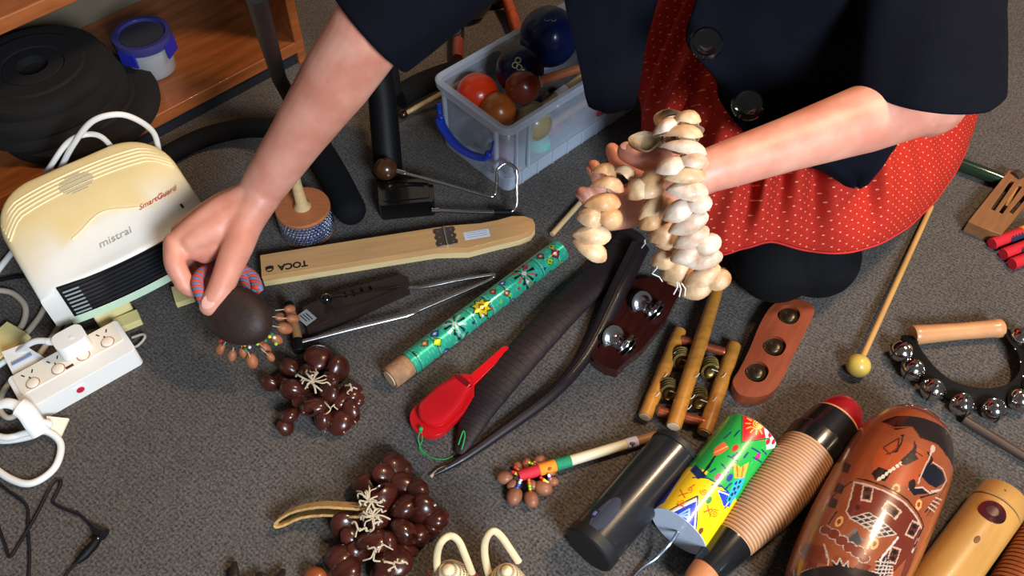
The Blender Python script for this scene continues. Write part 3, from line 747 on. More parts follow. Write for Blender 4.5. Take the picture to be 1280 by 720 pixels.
g = G(); g.tube(spline([W(374, 428, .016), W(440, 411, .018), W(508, 395, .018), W(524, 388, .018), W(545, 379, .018), W(585, 362, .018), W(612, 350, .018), W(619, 345, .018), W(612, 344, .018), W(570, 351, .016), W(524, 360, .014), W(500, 358, .014)], 7), 0.0024, 12); obj('handle_rod', g, chrome, t)
g = G(); g.tube([W(376, 428, .016), W(440, 411.5, .018), W(509, 395, .018)], 0.0032, 14); obj('handle_tube', g, M('bright_steel', (225, 225, 228), 0.25, 1.0), t)
g = G(); g.tube([W(362, 386, .022), W(366, 400, .020), W(371, 416, .018), W(373, 428, .016)], [0.0075, 0.0065, 0.006, 0.006], 14); obj('cross_bar', g, M('tan_bar', (150, 104, 66), 0.4), t, label='tan wooden cross bar')
g = G(); g.tube([W(361, 379, .022), W(362, 386, .022)], 0.0062, 14); obj('rubber_cap', g, black_pl, t, bevel=0.001)
g = G(); g.tube([W(372, 424, .016), W(374, 440, .014)], 0.0072, 14); obj('rubber_cap', g, black_pl, t, bevel=0.001)

# ---------------------------------------------------------------- green rainstick
rr_ = 0.0168
rA = W(511, 455, rr_); rB = W(700, 313, rr_)
rM = frame(rA, rB, origin=rA); rl = (rB-rA).length
t = thing('rainstick', 'metallic green patterned tube with a cork stopper', 'shaker tube', rM)
cv = Canvas(700, 220, (52, 184, 148)); cv.asp = rl/(2*PI*rr_)
for k in range(60): cv.line([(k/60, 0), (k/60+.02, 1)], .0016, (120, 214, 184))
rng = random.Random(3)
K = (18, 22, 22)
# v 0..1 is the whole way round; the side towards the camera is near v = .5
circ = 2*PI*rr_
def S(u, v, w_): return [(u-w_/rl/2*1.0, v), (u, v-w_/circ/2), (u+w_/rl/2, v), (u, v+w_/circ/2)]
for k in range(9):
    u = 0.03+k*0.113
    cv.line([(u, 0), (u, 1)], 0.006, (20, 70, 60))
    for z in range(18):
        v = z/18
        cv.line([(u+0.004, v), (u+0.012, v+1/36), (u+0.004, v+1/18)], 0.004, (150, 226, 200))
def star(u, v, s, c1, c2):
    n = 8; pts = []
    for k in range(16):
        a = 2*PI*k/16; rr2 = s*(1.0 if k % 2 == 0 else 0.62); pts.append((u+rr2*math.cos(a)/rl, v+rr2*math.sin(a)/circ))
    cv.poly(pts, K); pts = [(u+(x-u)*0.78, v+(y-v)*0.78) for x, y in pts]; cv.poly(pts, c1)
    cv.poly(S(u, v, s*0.7), c2); cv.poly(S(u, v, s*0.35), (250, 230, 90))
def wheel(u, v, s, c):
    n = 12
    for k in range(n):
        a0 = 2*PI*k/n; a1 = 2*PI*(k+0.5)/n
        cv.poly([(u, v), (u+s*math.cos(a0)/rl, v+s*math.sin(a0)/circ), (u+s*math.cos(a1)/rl, v+s*math.sin(a1)/circ)], c if k % 2 else K)
    cv.poly(S(u, v, s*0.5), (220, 235, 225))
def dia(u, v, s, c1, c2):
    cv.poly(S(u, v, s*1.25), K); cv.poly(S(u, v, s), c1); cv.poly(S(u, v, s*0.45), c2)
for off in (0.0, 0.33, 0.66):
    def o(v): return (v+off) % 1.0
    for k in range(3): cv.poly([(0.03, o(0.42)+0.03*k), (0.05, o(0.42)+0.03*k+0.015), (0.03, o(0.42)+0.03*k+0.03)], K)
    dia(0.105, o(0.43), 0.011, (190, 110, 60), (240, 220, 180)); dia(0.155, o(0.52), 0.012, (170, 214, 30), (220, 240, 60)); dia(0.175, o(0.40), 0.013, (40, 90, 190), (230, 240, 240))
    wheel(0.28, o(0.46), 0.0165, (190, 220, 210))
    star(0.44, o(0.50), 0.0175, (232, 204, 30), (140, 60, 20))
    dia(0.54, o(0.42), 0.010, (170, 60, 40), (230, 160, 120)); dia(0.59, o(0.55), 0.010, (160, 70, 50), (250, 210, 200)); dia(0.61, o(0.40), 0.010, (50, 110, 190), (220, 240, 250))
    wheel(0.73, o(0.48), 0.0175, (196, 96, 60)); cv.poly(S(0.76, o(0.42), 0.010), (170, 40, 80))
    dia(0.865, o(0.42), 0.012, (150, 50, 40), (220, 210, 190)); dia(0.935, o(0.52), 0.014, (150, 50, 40), (240, 200, 190)); dia(0.885, o(0.56), 0.011, (186, 214, 40), (60, 120, 40)); dia(0.95, o(0.40), 0.011, (190, 216, 50), (40, 90, 60))
    for k in range(10):
        cv.poly(S(0.30+0.06*k, o(0.60), 0.006), rng.choice([(150, 210, 40), (30, 60, 120), (230, 240, 235), (180, 70, 50)]))
g = G(rM); painted_tube(g, cv, [(0, rr_), (rl, rr_)], -1.2, 2*PI-1.2, 330, 110)
obj('tube', g, M('green_foil', (255, 255, 255), 0.28, 0.45, attr=True, coat=0.4), t)
g = G(rM); g.lathe(capped(-0.0005, rl+0.0005, rr_-0.0006), 32); obj('tube_core', g, M('tube_dark', (20, 60, 44), 0.5), t)
cork = M('cork', (176, 130, 92), 0.85, var=0.45, vscale=120, bump=0.4)
g = G(rM); g.lathe([(-0.032, 0), (-0.032, rr_*0.90), (-0.0305, rr_*0.96), (-0.004, rr_*0.93), (0.003, rr_*0.93), (0.003, 0)], 32); ck = obj('cork', g, cork, t)
g = G(rM); g.lathe([(-0.0335, 0), (-0.0335, rr_*0.66), (-0.032, rr_*0.7), (-0.032, 0)], 28); obj('end_disc', g, M('end_wood', (206, 176, 140), 0.5), ck, label='pale round end of the cork')
cable('rainstick_stick', [W(690, 293, .006), W(730, 248, .006)], 0.0042, lwood, 'thin pale wooden stick on the carpet behind the green tube', cat='stick', n=2)

# ---------------------------------------------------------------- red castanet clapper
red = M('red_plastic', (206, 18, 26), 0.28, coat=0.4)
kz = 0.02
kA = W(530, 528, kz); kB = W(635, 432, kz)
kM = frame(kA, kB, origin=V((kA.x, kA.y, 0))); kl = (kB-kA).length
t = thing('castanet_clapper', 'bright red plastic castanet on a handle with green string', 'castanet', kM)
def paddle(x0, wid, lenh, wn, L_):
    o = []
    for k in range(25):
        a = PI/2+PI*k/24; o.append((x0+wid*0.9+wid*math.cos(a)*0.9, wid*math.sin(a)))
    o += [(x0+lenh*0.7, -wid*0.97), (x0+lenh, -wid*0.72), (x0+lenh*1.15, -wn), (L_-wn, -wn*0.85)]
    for k in range(9):
        a = -PI/2+PI*k/8; o.append((L_-wn+wn*math.cos(a), wn*0.85*math.sin(a)))
    o += [(x0+lenh*1.15, wn), (x0+lenh, wid*0.72), (x0+lenh*0.7, wid*0.97)]
    return o
g = G(kM); g.prism(paddle(-0.014, 0.0265, 0.085, 0.0068, kl), 0.008, 0.017); obj('handle_board', g, red, t, bevel=0.002)
sh = [(x, y*.92) for x, y in paddle(-0.006, 0.0235, 0.066, 0.0165, 0.080)]
g = G(kM @ Matrix.Translation((0.005, 0, 0.018)) @ Matrix.Rotation(math.radians(-6), 4, 'Y'))
def shell(s_, h_): return [V((0.03+(x-0.03)*s_, y*s_, h_)) for x, y in sh]
g.rings([shell(1, 0), shell(1.0, 0.006), shell(0.95, 0.0085), shell(0.82, 0.0098), shell(0.6, 0.0102), shell(0.2, 0.0102)]); obj('shell', g, red, t)
g = G(kM @ Matrix.Translation((0, 0, 0.007))); g.rings([[V((0.03+(x-0.03)*s_, y*s_, z_)) for x, y in sh] for s_, z_ in ((1, 0), (0.95, -0.005), (0.7, -0.007), (0.2, -0.007))]); obj('shell', g, red, t)
g = G(kM); g.box((0.071, 0, 0.0345), (0.007, 0.020, 0.003)); obj('slot', g, M('deep_red', (120, 10, 18), 0.4), t, label='dark red slot')
gs = M('green_string', (40, 160, 80), 0.7)
g = G(); g.ell(W(526, 536, .022), 0.0028)
g.tube(spline([W(526, 536, .023), W(523, 548, .01), W(527, 562, .002), W(540, 572, .0015), W(556, 574, .0015), (W(566, 570, .002))], 6), 0.0007, 6)
g.tube(spline([W(526, 536, .023), W(528, 550, .008), W(524, 560, .002), W(532, 570, .0015)], 6), 0.0006, 6)
obj('string', g, gs, t)
g = G(); g.tube(spline([W(577, 560, .018), W(580, 545, .024), W(578, 538, .026), W(573, 556, .016)], 6), 0.0008, 6)
# ---------------------------------------------------------------- dark pod pair
pod = M('dark_pod', (38, 25, 27), 0.55, var=0.35, vscale=60, bump=0.35, bscale=160)
pod2 = M('dark_pod_smooth', (30, 20, 24), 0.42, var=0.3, vscale=40, coat=0.1)
t = thing('seed_pod', 'broad dark brown dried seed pod lying beside the red castanet', 'seed pod', W(660, 470))
p = spline([W(574, 568, .006), W(590, 530, .009), W(613, 492, .010), W(657, 440, .011), W(712, 380, .011), W(755, 340, .011), W(792, 292, .011)], 8)
n_ = len(p); half = [5, 15, 20, 21, 21, 20, 17]
rad = [0.001*1.15*float(np.interp(i/(n_-1)*6, range(7), half))*(1+0.015*math.sin(i*2.1)) for i in range(n_)]
g = G(); g.tube(p, rad, 20, flat=0.45, up=(0, 0, 1)); body_ = obj('pod', g, pod, t)
g = G(); 
for i in range(3, n_-2, 1):
    pp = p[i]; d = (p[i+1]-p[i-1]).normalized(); s_ = d.cross(V((0, 0, 1)))
    q = [pp+s_*(rad[i]*math.cos(a))*1.0+V((0, 0, rad[i]*0.45*math.sin(a)+0.0004)) for a in [PI*k/8 for k in range(1, 8)]]
    g.tube(q, 0.00035, 6)
obj('seams', g, pod, body_)
g = G(); g.tube(spline([W(577, 562, .016), W(581, 546, .020), W(579, 539, .021), W(573, 556, .016)], 6), 0.0008, 6); obj('string_tie', g, gs, t, label='green string tie')
t = thing('seed_pod', 'long narrow dark pod curving from castanet string to the jingle board', 'seed pod', W(690, 480))
p = spline([W(540, 594, .003), W(580, 572, .005), W(640, 530, .007), W(688, 494, .008), W(724, 455, .009), W(748, 415, .012), W(772, 365, .024), W(800, 308, .036)], 8)
n_ = len(p); half = [2, 5, 7, 8, 9, 11, 13, 13]
rad = [0.00108*float(np.interp(i/(n_-1)*7, range(8), half)) for i in range(n_)]
g = G(); g.tube(p, rad, 20, flat=0.9, up=(0, 0, 1)); body_ = obj('pod', g, pod2, t)
g = G(); g.tube([q+V((0, 0, r*0.9)) for q, r in zip(p[2:-2], rad[2:-2])], 0.0012, 8); obj('ridge', g, pod2, body_)
g = G(); g.tube(spline([W(538, 596, .003), W(548, 588, .004), W(560, 583, .006)], 4), [0.0022]*4+[0.0025]*4+[0.001], 8); obj('pale_tip', g, M('pod_tip', (190, 170, 140), 0.7), t, label='pale woody tip')

# ---------------------------------------------------------------- jingles
def jingle(c, ax, r, mat, parent, gap=0.0022, n=2):
    c = V(c); ax = V(ax).normalized(); m = frame(c, c+ax, up=(0, 0, 1) if abs(ax.z) < 0.9 else (1, 0, 0), origin=c)
    for k in range(n):
        s = 1 if k % 2 else -1
        off = (k//2)*0.004*s
        g = G(m); x = gap/2*s+off
        g.lathe([(x, r), (x+s*0.0007, r), (x+s*0.0006, r*0.70), (x+s*0.0018, r*0.60), (x+s*0.0026, r*0.3), (x+s*0.0025, 0.0008), (x+s*0.0019, 0.0008), (x+s*0.0020, r*0.3), (x+s*0.0012, r*0.58), (x, r*0.68)], 28, caps=False)
        obj('jingle', g, mat, parent)
# dark wooden jingle board
dw = M('dark_red_wood', (58, 22, 18), 0.2, var=0.35, vscale=20, stretch=(1, 7, 7), coat=0.6)
jz = 0.018
j0 = W(762, 452, jz); j1 = W(830, 352, jz)
jM = frame(j0, j1, origin=V((j0.x, j0.y, 0)))
def jl(px, py, z=jz):
    q = jM.inverted() @ W(px, py, z); return (q.x, q.y)
out = [jl(*p) for p in ((739, 443), (742, 450), (758, 460), (772, 463), (782, 452), (803, 436), (832, 400), (850, 366), (838, 352), (812, 346), (790, 350), (768, 385), (752, 415))]
s1 = roundrect(0.020, 0.042, 0.005, 4, *jl(774, 428)); s2 = roundrect(0.020, 0.042, 0.005, 4, *jl(809, 384))
t = thing('jingle_board', 'glossy dark red wooden board with two pairs of silver jingles', 'jingle stick', jM)
g = G(jM); g.prism(out, 0.0, jz, holes=[s1, s2]); obj('board', g, dw, t, bevel=0.0015)
ax = (jM.to_3x3() @ V((0, 1, 0.0)))
for (px, py) in ((766, 423), (782, 432), (801, 380), (818, 389)):
    pass
for sx, (px, py) in ((1, (765, 422)), (-1, (783, 432)), (1, (801, 379)), (-1, (818, 389))):
    jingle(W(px, py, 0.020), (-ax*0.80+V((-.25*sx, -.15, 0.60*sx))), 0.0172, chrome, t, gap=.005)
for px, py in ((774, 428), (809, 384)):
    g = G(); c_ = W(px, py, 0.012); g.tube([c_-ax*0.024, c_+ax*0.024], 0.0008, 6); obj('pin', g, chrome, t)

# bamboo jingle frame
bam = M('bamboo_orange', (190, 124, 46), 0.4, var=0.4, vscale=22, stretch=(1, 5, 5), coat=0.25)
bamend = M('bamboo_end', (220, 186, 150), 0.7)
copper = M('copper_wire', (176, 92, 60), 0.35, 0.6, var=0.4, vscale=200)
t = thing('bamboo_jingle_frame', 'bamboo frame rattle with central handle and brass jingles', 'jingle frame', W(860, 490))
bz = 0.011
fr = frame(W(830, 520, 0), W(870, 430, 0), origin=W(860, 480, 0))
rods = [((806, 521), (850, 413), 9.5, .010), ((842, 533), (904, 338), 10.5, .020), ((880, 541), (918, 431), 10, .010)]
for (a, b, hp_, z) in rods:
    A_, B_ = W(*a, z), W(*b, z); r = R(*a, z, hp_)*0.95; n = 9
    pts = [A_+(B_-A_)*i/n for i in range(n+1)]
    rads = [r*(1+0.05*math.sin(i*2.3+hp_)) for i in range(n+1)]
    if hp_ > 10: rads = [r*(1.0-0.25*max(0, (i-5)/4)) for i in range(n+1)]
    g = G(); g.tube(pts, rads, 18); rd = obj('bamboo_rod' if hp_ != 10.5 else 'handle', g, bam, t, bevel=0.001)
    d = (A_-B_).normalized(); g = G(); g.tube([A_+d*0.0002, A_+d*0.0009], r*0.82, 18); obj('rod_end', g, bamend, rd)
for (a, b) in (((822, 514), (880, 528)), ((850, 424), (906, 440))):
    for k, (q0, q1) in enumerate(((0.0, 0.42), (0.58, 1.0))):
        A_, B_ = W(*a, .012), W(*b, .012); d = B_-A_
        n = 12; pts = [A_+d*(q0+(q1-q0)*i/n) for i in range(n+1)]
        g = G(); g.tube(pts, [0.0062+0.0005*(i % 2) for i in range(n+1)], 14); obj('copper_binding', g, copper, t)
    g = G(); g.tube([W(*a, .012), W(*b, .012)], 0.0042, 12); obj('cross_rod', g, bam, t)
cd = (W(918, 431, .01)-W(880, 541, .01)).normalized()
for (px, py) in ((852, 449), (888, 461), (836, 488), (874, 499)):
    c_ = W(px, py, 0.014); side_ = V((cd.y, -cd.x, 0))
    g = G(); g.tube([c_-side_*0.022, c_+side_*0.022], 0.0007, 6); obj('wire', g, M('white_wire', (210, 205, 195), 0.4), t)
    for k in range(4):
        jingle(c_+cd*(0.0)+(side_*0.25-cd*0.6)*(0.006*(k-1.5)*0.9), (side_*0.5-cd*0.75+V((0, 0, 0.55))), 0.0130, brass, t, n=1)
g = G()
for (px, py, z) in ((832, 470, .021), (822, 494, .021), (845, 440, .021), (866, 497, .031), (862, 510, .031), (905, 470, .021), (893, 500, .021), (872, 470, .031)):
    c_ = W(px, py, z); g.tube([c_+V((-.003, -.002, 0)), c_, c_+V((.003, .004, 0.0004))], 0.0005, 5)
obj('thread_ends', g, M('white_wire', (210, 205, 195), 0.4), t)

# red brown three slot jingle stick
rb = M('red_brown_wood', (146, 66, 38), 0.38, var=0.35, vscale=16, stretch=(1, 7, 7), coat=0.3)
z3 = 0.02
q0 = W(935, 492, z3); q1 = W(1002, 376, z3); tM = frame(q0, q1, origin=V((q0.x, q0.y, 0)))
def tl(px, py, z=z3):
    q = tM.inverted() @ W(px, py, z); return (q.x, q.y)
out = [(p.x, p.y) for p in spline([V((*tl(*p), 0)) for p in ((916, 477), (924, 462), (937, 436), (950, 405), (965, 382), (985, 374), (1008, 377), (1018, 388), (1008, 412), (994, 440), (980, 470), (966, 489), (948, 496), (925, 493))], 5, closed=True)]
t = thing('three_slot_jingle_stick', 'reddish brown wooden jingle stick with three oval slots near the black knee', 'jingle stick', tM)
holes = [roundrect(0.034, 0.0285, 0.0140, 6, *tl(x, y)) for x, y in ((946, 464), (968, 432), (986, 393))]
g = G(tM); g.prism(out, 0.0, z3, holes=holes); obj('frame', g, rb, t, bevel=0.002)
ax = tM.to_3x3() @ V((0, 1, 0))
for (x, y) in ((945, 466), (967, 434), (986, 396)):
    c_ = W(x, y, 0.010); jingle(c_, (ax*0.45+V((0.1, -.3, 1))), 0.0128, M('old_brass', (96, 90, 70), 0.4, 1.0), t)
    g = G(); g.tube([c_-ax*0.014, c_+ax*0.014], 0.0008, 6); obj('pin', g, steel, t)

# ---------------------------------------------------------------- yellow ball mallet
mt = stick('mallet', W(1073, 457, .0155), W(1164, 258, .006), 0.0042, M('tan_shaft', (200, 150, 86), 0.45, var=.2, vscale=20), 'long thin wooden mallet with a yellow ball head on the open carpet', 'mallet', 0.0158, M('yellow_wood', (212, 178, 82), 0.35, coat=0.4, var=0.15, vscale=40))

# ---------------------------------------------------------------- sleigh bells
t = thing('sleigh_bells', 'wooden handled sleigh bell strap with shiny steel bells', 'sleigh bells', W(1200, 460))
hA = W(1141, 419, .016); hB = W(1252, 410, .016)
g = G(frame(hA, hB)); L_ = (hB-hA).length
g.lathe([(0, 0), (0, .0125), (.002, .0135), (.008, .0132), (L_*.5, .0115), (L_*.86, .012), (L_*.9, .0118), (L_*.93, .013), (L_-.002, .013), (L_, .0115), (L_, 0)], 28)
obj('handle', g, M('handle_wood', (206, 146, 98), 0.35, var=0.25, vscale=18, stretch=(1, 1, 1), coat=0.3), t)
ps = [(1139, 420), (1136, 432), (1148, 452), (1168, 474), (1192, 489), (1220, 496), (1248, 496), (1270, 487), (1283, 468), (1280, 445), (1268, 428), (1256, 410)]
p = spline([W(x, y, .014) for x, y in ps], 6)
rs = []
for i, q in enumerate(p):
    tdir = (p[min(i+1, len(p)-1)]-p[max(i-1, 0)]).normalized(); s_ = tdir.cross(V((0, 0, 1)))
    wv_ = 0.0110; tilt = (s_*-0.95+V((0, 0, .6))).normalized()
    rs.append([q+tilt*wv_*a+s_*b for a, b in ((-1, -.0016), (1, -.0016), (1, .0016), (-1, .0016))])
g = G(); g.rings(rs); obj('strap', g, M('black_leather', (8, 7, 7), 0.7, bump=0.2, bscale=300, spec=.2), t, bevel=0.0008)
bell_m = M('bell_steel', (190, 186, 184), 0.14, 1.0)
def bell(px, py, r, outd):
    c_ = W(px, py, r+0.001)
    m = Matrix.Translation(c_) @ V(outd).to_track_quat('X', 'Z').to_matrix().to_4x4()
    g = G(m); g.lathe([(-r, 0.0001)]+[(-r*math.cos(a), r*math.sin(a)) for a in [PI*k/20 for k in range(1, 10)]]+[(-0.0008, r*1.0), (0.0, r*1.05), (0.0008, r*1.0)]+[(-r*math.cos(a), r*math.sin(a)) for a in [PI*k/20 for k in range(11, 20)]]+[(r, 0.0001)], 28); b_ = obj('bell', g, bell_m, t)
    g = G(m); n = 14
    for rot in (0, PI/2):
        pts = []
        for k in range(n+1):
            a = -1.05+2.1*k/n
            pts.append(Matrix.Rotation(rot, 3, 'X') @ V((r*1.002*math.cos(a), r*1.002*math.sin(a), 0)))
        g.tube(pts, 0.0010, 6, up=None)
    for rot in (0, PI/2):
        for s_ in (-1, 1):
            g.ell(Matrix.Rotation(rot, 3, 'X') @ V((r*math.cos(1.05), r*math.sin(1.05)*s_, 0)), 0.0018, seg=8)
    obj('slit', g, M('slit_black', (8, 8, 10), 0.6), b_)
for (px, py, d) in ((1127, 440, (-.8, -.3, .3)), (1141, 462, (-.7, -.5, .3)), (1166, 487, (-.6, -.8, .35)), (1203, 506, (-.1, -1, .7)), (1242, 512, (.0, -1, .6)), (1275, 500, (.4, -.9, .4)), (1276, 422, (.8, .2, .3)), (1297, 462, (1, 0, .3)), (1293, 485, (1, -.4, .3))):
    bell(px, py, 0.0152, d)
g = G()
for (x, y) in ((1269, 436), (1276, 452), (1279, 470)): g.ell(W(x, y, .026), (0.0015, 0.0015, 0.0008), seg=8)
obj('rivet', g, chrome, t)
# thin dark stick
t = stick('dark_stick', W(1204, 524, .008), W(1300, 583, .008), 0.006, M('dark_stick_wood', (70, 52, 40), 0.5, var=0.3), 'thin dark tapered stick below the sleigh bells at the right edge')
# ---------------------------------------------------------------- wooden ratchet
z4 = 0.022
t4 = W(1245, 288, z4)
wM = frame(W(1228, 282, z4), W(1262, 222, z4), origin=V((W(1228, 282, z4).x, W(1228, 282, z4).y, 0)))
def wl(px, py, z=z4):
    q = wM.inverted() @ W(px, py, z); return (q.x, q.y)
out = [wl(*p) for p in ((1210, 277), (1242, 290), (1252, 293), (1300, 235), (1285, 218), (1262, 212))]
sl_ = []
for (a, b) in (((1241, 262), (1266, 226)), ((1251, 266), (1276, 232)), ((1264, 266), (1286, 240))):
    A_, B_ = V((*wl(*a), 0)), V((*wl(*b), 0)); d = (B_-A_).normalized(); nn = V((-d.y, d.x, 0))*0.0028
    sl_.append([tuple((A_-nn)[:2]), tuple((B_-nn)[:2]), tuple((B_+nn)[:2]), tuple((A_+nn)[:2])])
t = thing('wooden_ratchet', 'brown slotted wooden ratchet block with a green handle at the right edge', 'ratchet', wM)
g = G(wM); g.prism(out, 0.0, z4, holes=sl_); obj('frame', g, M('ratchet_wood', (140, 92, 54), 0.5, var=0.35, vscale=16, stretch=(1, 6, 6)), t, bevel=0.001)
g = G(wM); c_ = wl(1268, 240); g.box((c_[0]-0.006, c_[1], 0.012), (0.05, 0.004, 0.012)); obj('tongue', g, M('tongue_wood', (176, 124, 66), 0.5), t)
g = G(); p0, p1 = W(1255, 226, .012), W(1175, 196, .012); g.tube([p0, p0+(p1-p0)*.12, p0+(p1-p0)*.5, p1], [0.009, 0.0105, 0.0108, 0.010], 20); obj('handle', g, M('dark_green', (26, 44, 28), 0.2, coat=0.6), t, label='dark green handle')
g = G(); g.lathe([(-.006, 0), (-.006, .010), (.006, .010), (.006, 0)], 9, axis='x'); gg = G(Matrix.Translation(W(1270, 221, .018)) @ Matrix.Rotation(0.5, 4, 'Z')); gg.add([v for v in g.v], g.f); obj('cog', gg, M('cog_dark', (60, 44, 34), .5), t)

# red yarn rods
for i, (a, b) in enumerate((((1240, 305), (1310, 278)), ((1254, 318), (1320, 293)), ((1265, 330), (1330, 306)))):
    lab = ('topmost of three red yarn wrapped rods at the right edge', 'middle of three red yarn wrapped rods at the right edge', 'lowest of three red yarn wrapped rods at the right edge')[i]
    A_, B_ = W(*a, .010), W(*b, .010); d = B_-A_
    t = thing('yarn_rod', lab, 'rod', V((A_.x, A_.y, 0)), 'red yarn wrapped rods')
    n = 40; g = G(); g.tube([A_+d*(k/n) for k in range(n+1)], [0.0085+0.0006*(k % 2) for k in range(n+1)], 14); y_ = obj('red_yarn', g, M('red_yarn', (190, 22, 38), 0.8, bump=0.3), t, bevel=0)
    g = G(); g.tube([A_+d*0.30+V((-0.003, -0.004, 0)), A_+d*0.95+V((-0.003, -0.004, 0))], 0.0078, 14); obj('navy_yarn', g, M('navy_yarn', (28, 28, 58), 0.8, bump=0.3), t)
    if i == 0:
        g = G(); g.tube([A_+d*0.5+V((0.0, 0.0, 0.003)), A_+d*1.0+V((0, 0, 0.003))], 0.0078, 14); obj('yellow_yarn', g, M('yellow_yarn', (240, 150, 20), 0.8, bump=0.3), t)

# ---------------------------------------------------------------- beaded seed rattle
t = thing('seed_rattle', 'small beaded seed rattle on a pale stick with red, orange and green wrap', 'rattle', W(700, 590))
A_, B_ = W(652, 594, .016), W(828, 542, .012); ax = B_-A_
def seg(name, a, b, r0, r1, mat, lab=None):
    g = G(); P0 = A_+ax*a; P1 = A_+ax*b; g.tube([P0, P0+(P1-P0)*.5, P1], [r0, (r0+r1)/2, r1], 18); return obj(name, g, mat, t, bevel=0.0006, label=lab)
seg('red_wrap', -0.02, 0.12, .0068, .0074, M('wrap_red', (206, 32, 52), 0.7, bump=.3), 'red thread wrap')
seg('orange_wrap', 0.12, 0.235, .0076, .0076, M('wrap_orange', (238, 140, 28), 0.7, bump=.3), 'orange thread wrap')
seg('green_wrap', 0.235, 0.34, .0076, .0074, M('wrap_green', (24, 128, 88), 0.7, bump=.3), 'green thread wrap')
seg('stick', 0.34, 0.8, .0066, .0064, M('cream_stick', (224, 208, 172), 0.5, var=.1), 'cream painted stick')
seg('stick_end', 0.80, 0.985, .0062, .0056, M('brown_stick_end', (158, 116, 78), 0.5, var=.2), 'bare brown stick end')
seg('label_band', 0.735, 0.815, .0068, .0068, M('label_lilac', (206, 204, 226), 0.5), 'white paper label')
P0 = A_+ax*.775; g = G(); g.box(P0+V((0, -0.004, 0.0062)), (.007, .003, .0008), Matrix.Rotation(-.1, 3, 'Z')); obj('barcode', g, M('print_blue', (70, 80, 120), .5), t)
g = G(); g.ell(A_+ax*.19+V((0, -.004, .0055)), (.003, .003, .0015)); obj('orange_mark', g, M('dark_orange', (160, 70, 20), .6), t)
nut = M('tan_nut', (160, 98, 66), 0.5, var=0.35, vscale=60, coat=0.1)
rng = random.Random(5)
nuts = [(631, 597, 9.5), (641, 606, 7.5), (643, 620, 11), (664, 624, 10), (679, 610, 11), (691, 602, 7), (674, 577, 8.5), (658, 580, 7), (647, 584, 7), (688, 590, 7), (665, 606, 7)]
for (x, y, r) in nuts:
    c_ = W(x, y, .0085); d = c_-A_; d.z = 0
    rot = d.to_track_quat('X', 'Z').to_matrix()
    g = G(); rr2 = r*0.00092; g.ell(c_, (rr2*1.2, rr2*0.95, min(rr2*0.85, .0083)), rot, 16); obj('nut', g, nut, t)
bcol = {'bead_red': (214, 40, 40), 'bead_yellow': (240, 214, 60), 'bead_white': (236, 232, 226), 'bead_blue': (60, 100, 190), 'bead_orange': (240, 120, 40), 'bead_lime': (170, 220, 60)}
strands = [((641, 590), (648, 593)), ((651, 600), (645, 613)), ((661, 600), (663, 615)), ((676, 597), (684, 603)), ((686, 594), (688, 599)), ((672, 583), (658, 577)), ((644, 584), (650, 590)), ((680, 584), (668, 578))]
bi = 0
for (a, b) in strands:
    for k in range(5):
        f = k/4; c_ = W(a[0]+(b[0]-a[0])*f, a[1]+(b[1]-a[1])*f, .017-.004*f)
        nm = list(bcol)[bi % 6]; bi += 1 if k % 2 else 0
        g = G(); g.ell(c_, 0.0021, seg=8); obj('bead', g, M(nm, bcol[nm], .3, coat=.3), t)

# ---------------------------------------------------------------- black tube
rt = 0.0325
ta = W(736, 687, rt); tb = W(845, 563, rt)
# keep end outline close to the photo: disc centre at the near end
tM_ = frame(ta, tb, origin=ta); tl_ = (tb-ta).length
t = thing('black_tube', 'smooth matt black cylinder lying between the seed rattle and the painted tube', 'tube', tM_)
bt = M('satin_black', (30, 30, 33), 0.3, coat=0.25, bump=0.02)
g = G(tM_); g.lathe([(0.004, rt*0.96), (tl_, rt*0.96)], 64); obj('tube', g, bt, t)
g = G(tM_); g.lathe([(-0.002, 0), (-0.002, rt-0.002), (0.0, rt), (0.012, rt), (0.012, rt*0.95)], 64, caps=False); obj('end_cap', g, M('cap_black', (24, 24, 26), 0.5), t)
g = G(tM_); g.lathe([(tl_-0.006, rt*0.95), (tl_-0.006, rt), (tl_+0.001, rt), (tl_+0.002, rt-0.002), (tl_+0.002, 0)], 64, caps=False); obj('end_cap', g, M('cap_black', (24, 24, 26), 0.5), t)
def cyl_patch(m, r, x, a, wx, wa, mat, nm, parent, off=0.0004, shape='oval', label=None):
    g = G(m); n = 28
    vs = [V((x, r*math.cos(a), r*math.sin(a)))*1]; 
    def P(dx, da, rr=r+off): return V((x+dx, rr*math.cos(a+da), rr*math.sin(a+da)))
    rings_ = []
    for s in (1.0, 0.75, 0.5, 0.25, 0.02):
        ring = []
        for k in range(n):
            th = 2*PI*k/n
            if shape == 'oval': dx, da = math.cos(th), math.sin(th)
            else:
                c, s_ = math.cos(th), math.sin(th); q = max(abs(c), abs(s_)); dx, da = c/q, s_/q
            ring.append(P(dx*wx*s, da*wa*s))
        rings_.append(ring)
    g.rings([[V((p.x, p.y*(r/(r+off))*0.998, p.z*(r/(r+off))*0.998)) for p in rings_[0]]]+rings_)
    return obj(nm, g, mat, parent, label=label)
# angle facing camera: find in tube frame
def cam_ang(m, x):
    q = m.inverted() @ V((0, 0, CAMH)); return math.atan2(q.z, q.y)
ca = cam_ang(tM_, 0)
cyl_patch(tM_, rt*.96, tl_*0.20, ca-0.40, 0.026, 0.34, M('sticker_clear', (62, 66, 78), 0.12, coat=0.8), 'oval_sticker', t, label='glossy dark oval sticker')
ps_ = cyl_patch(tM_, rt*.96, tl_*0.165, ca-0.72, 0.0055, 0.13, M('sticker_violet', (40, 38, 84), 0.3), 'square_logo', t, off=0.0008, shape='sq')
cyl_patch(tM_, rt*.96, tl_*0.165, ca-0.72, 0.0028, 0.06, M('logo_grey', (120, 124, 160), 0.4), 'logo_mark', ps_, off=0.0012, shape='sq')

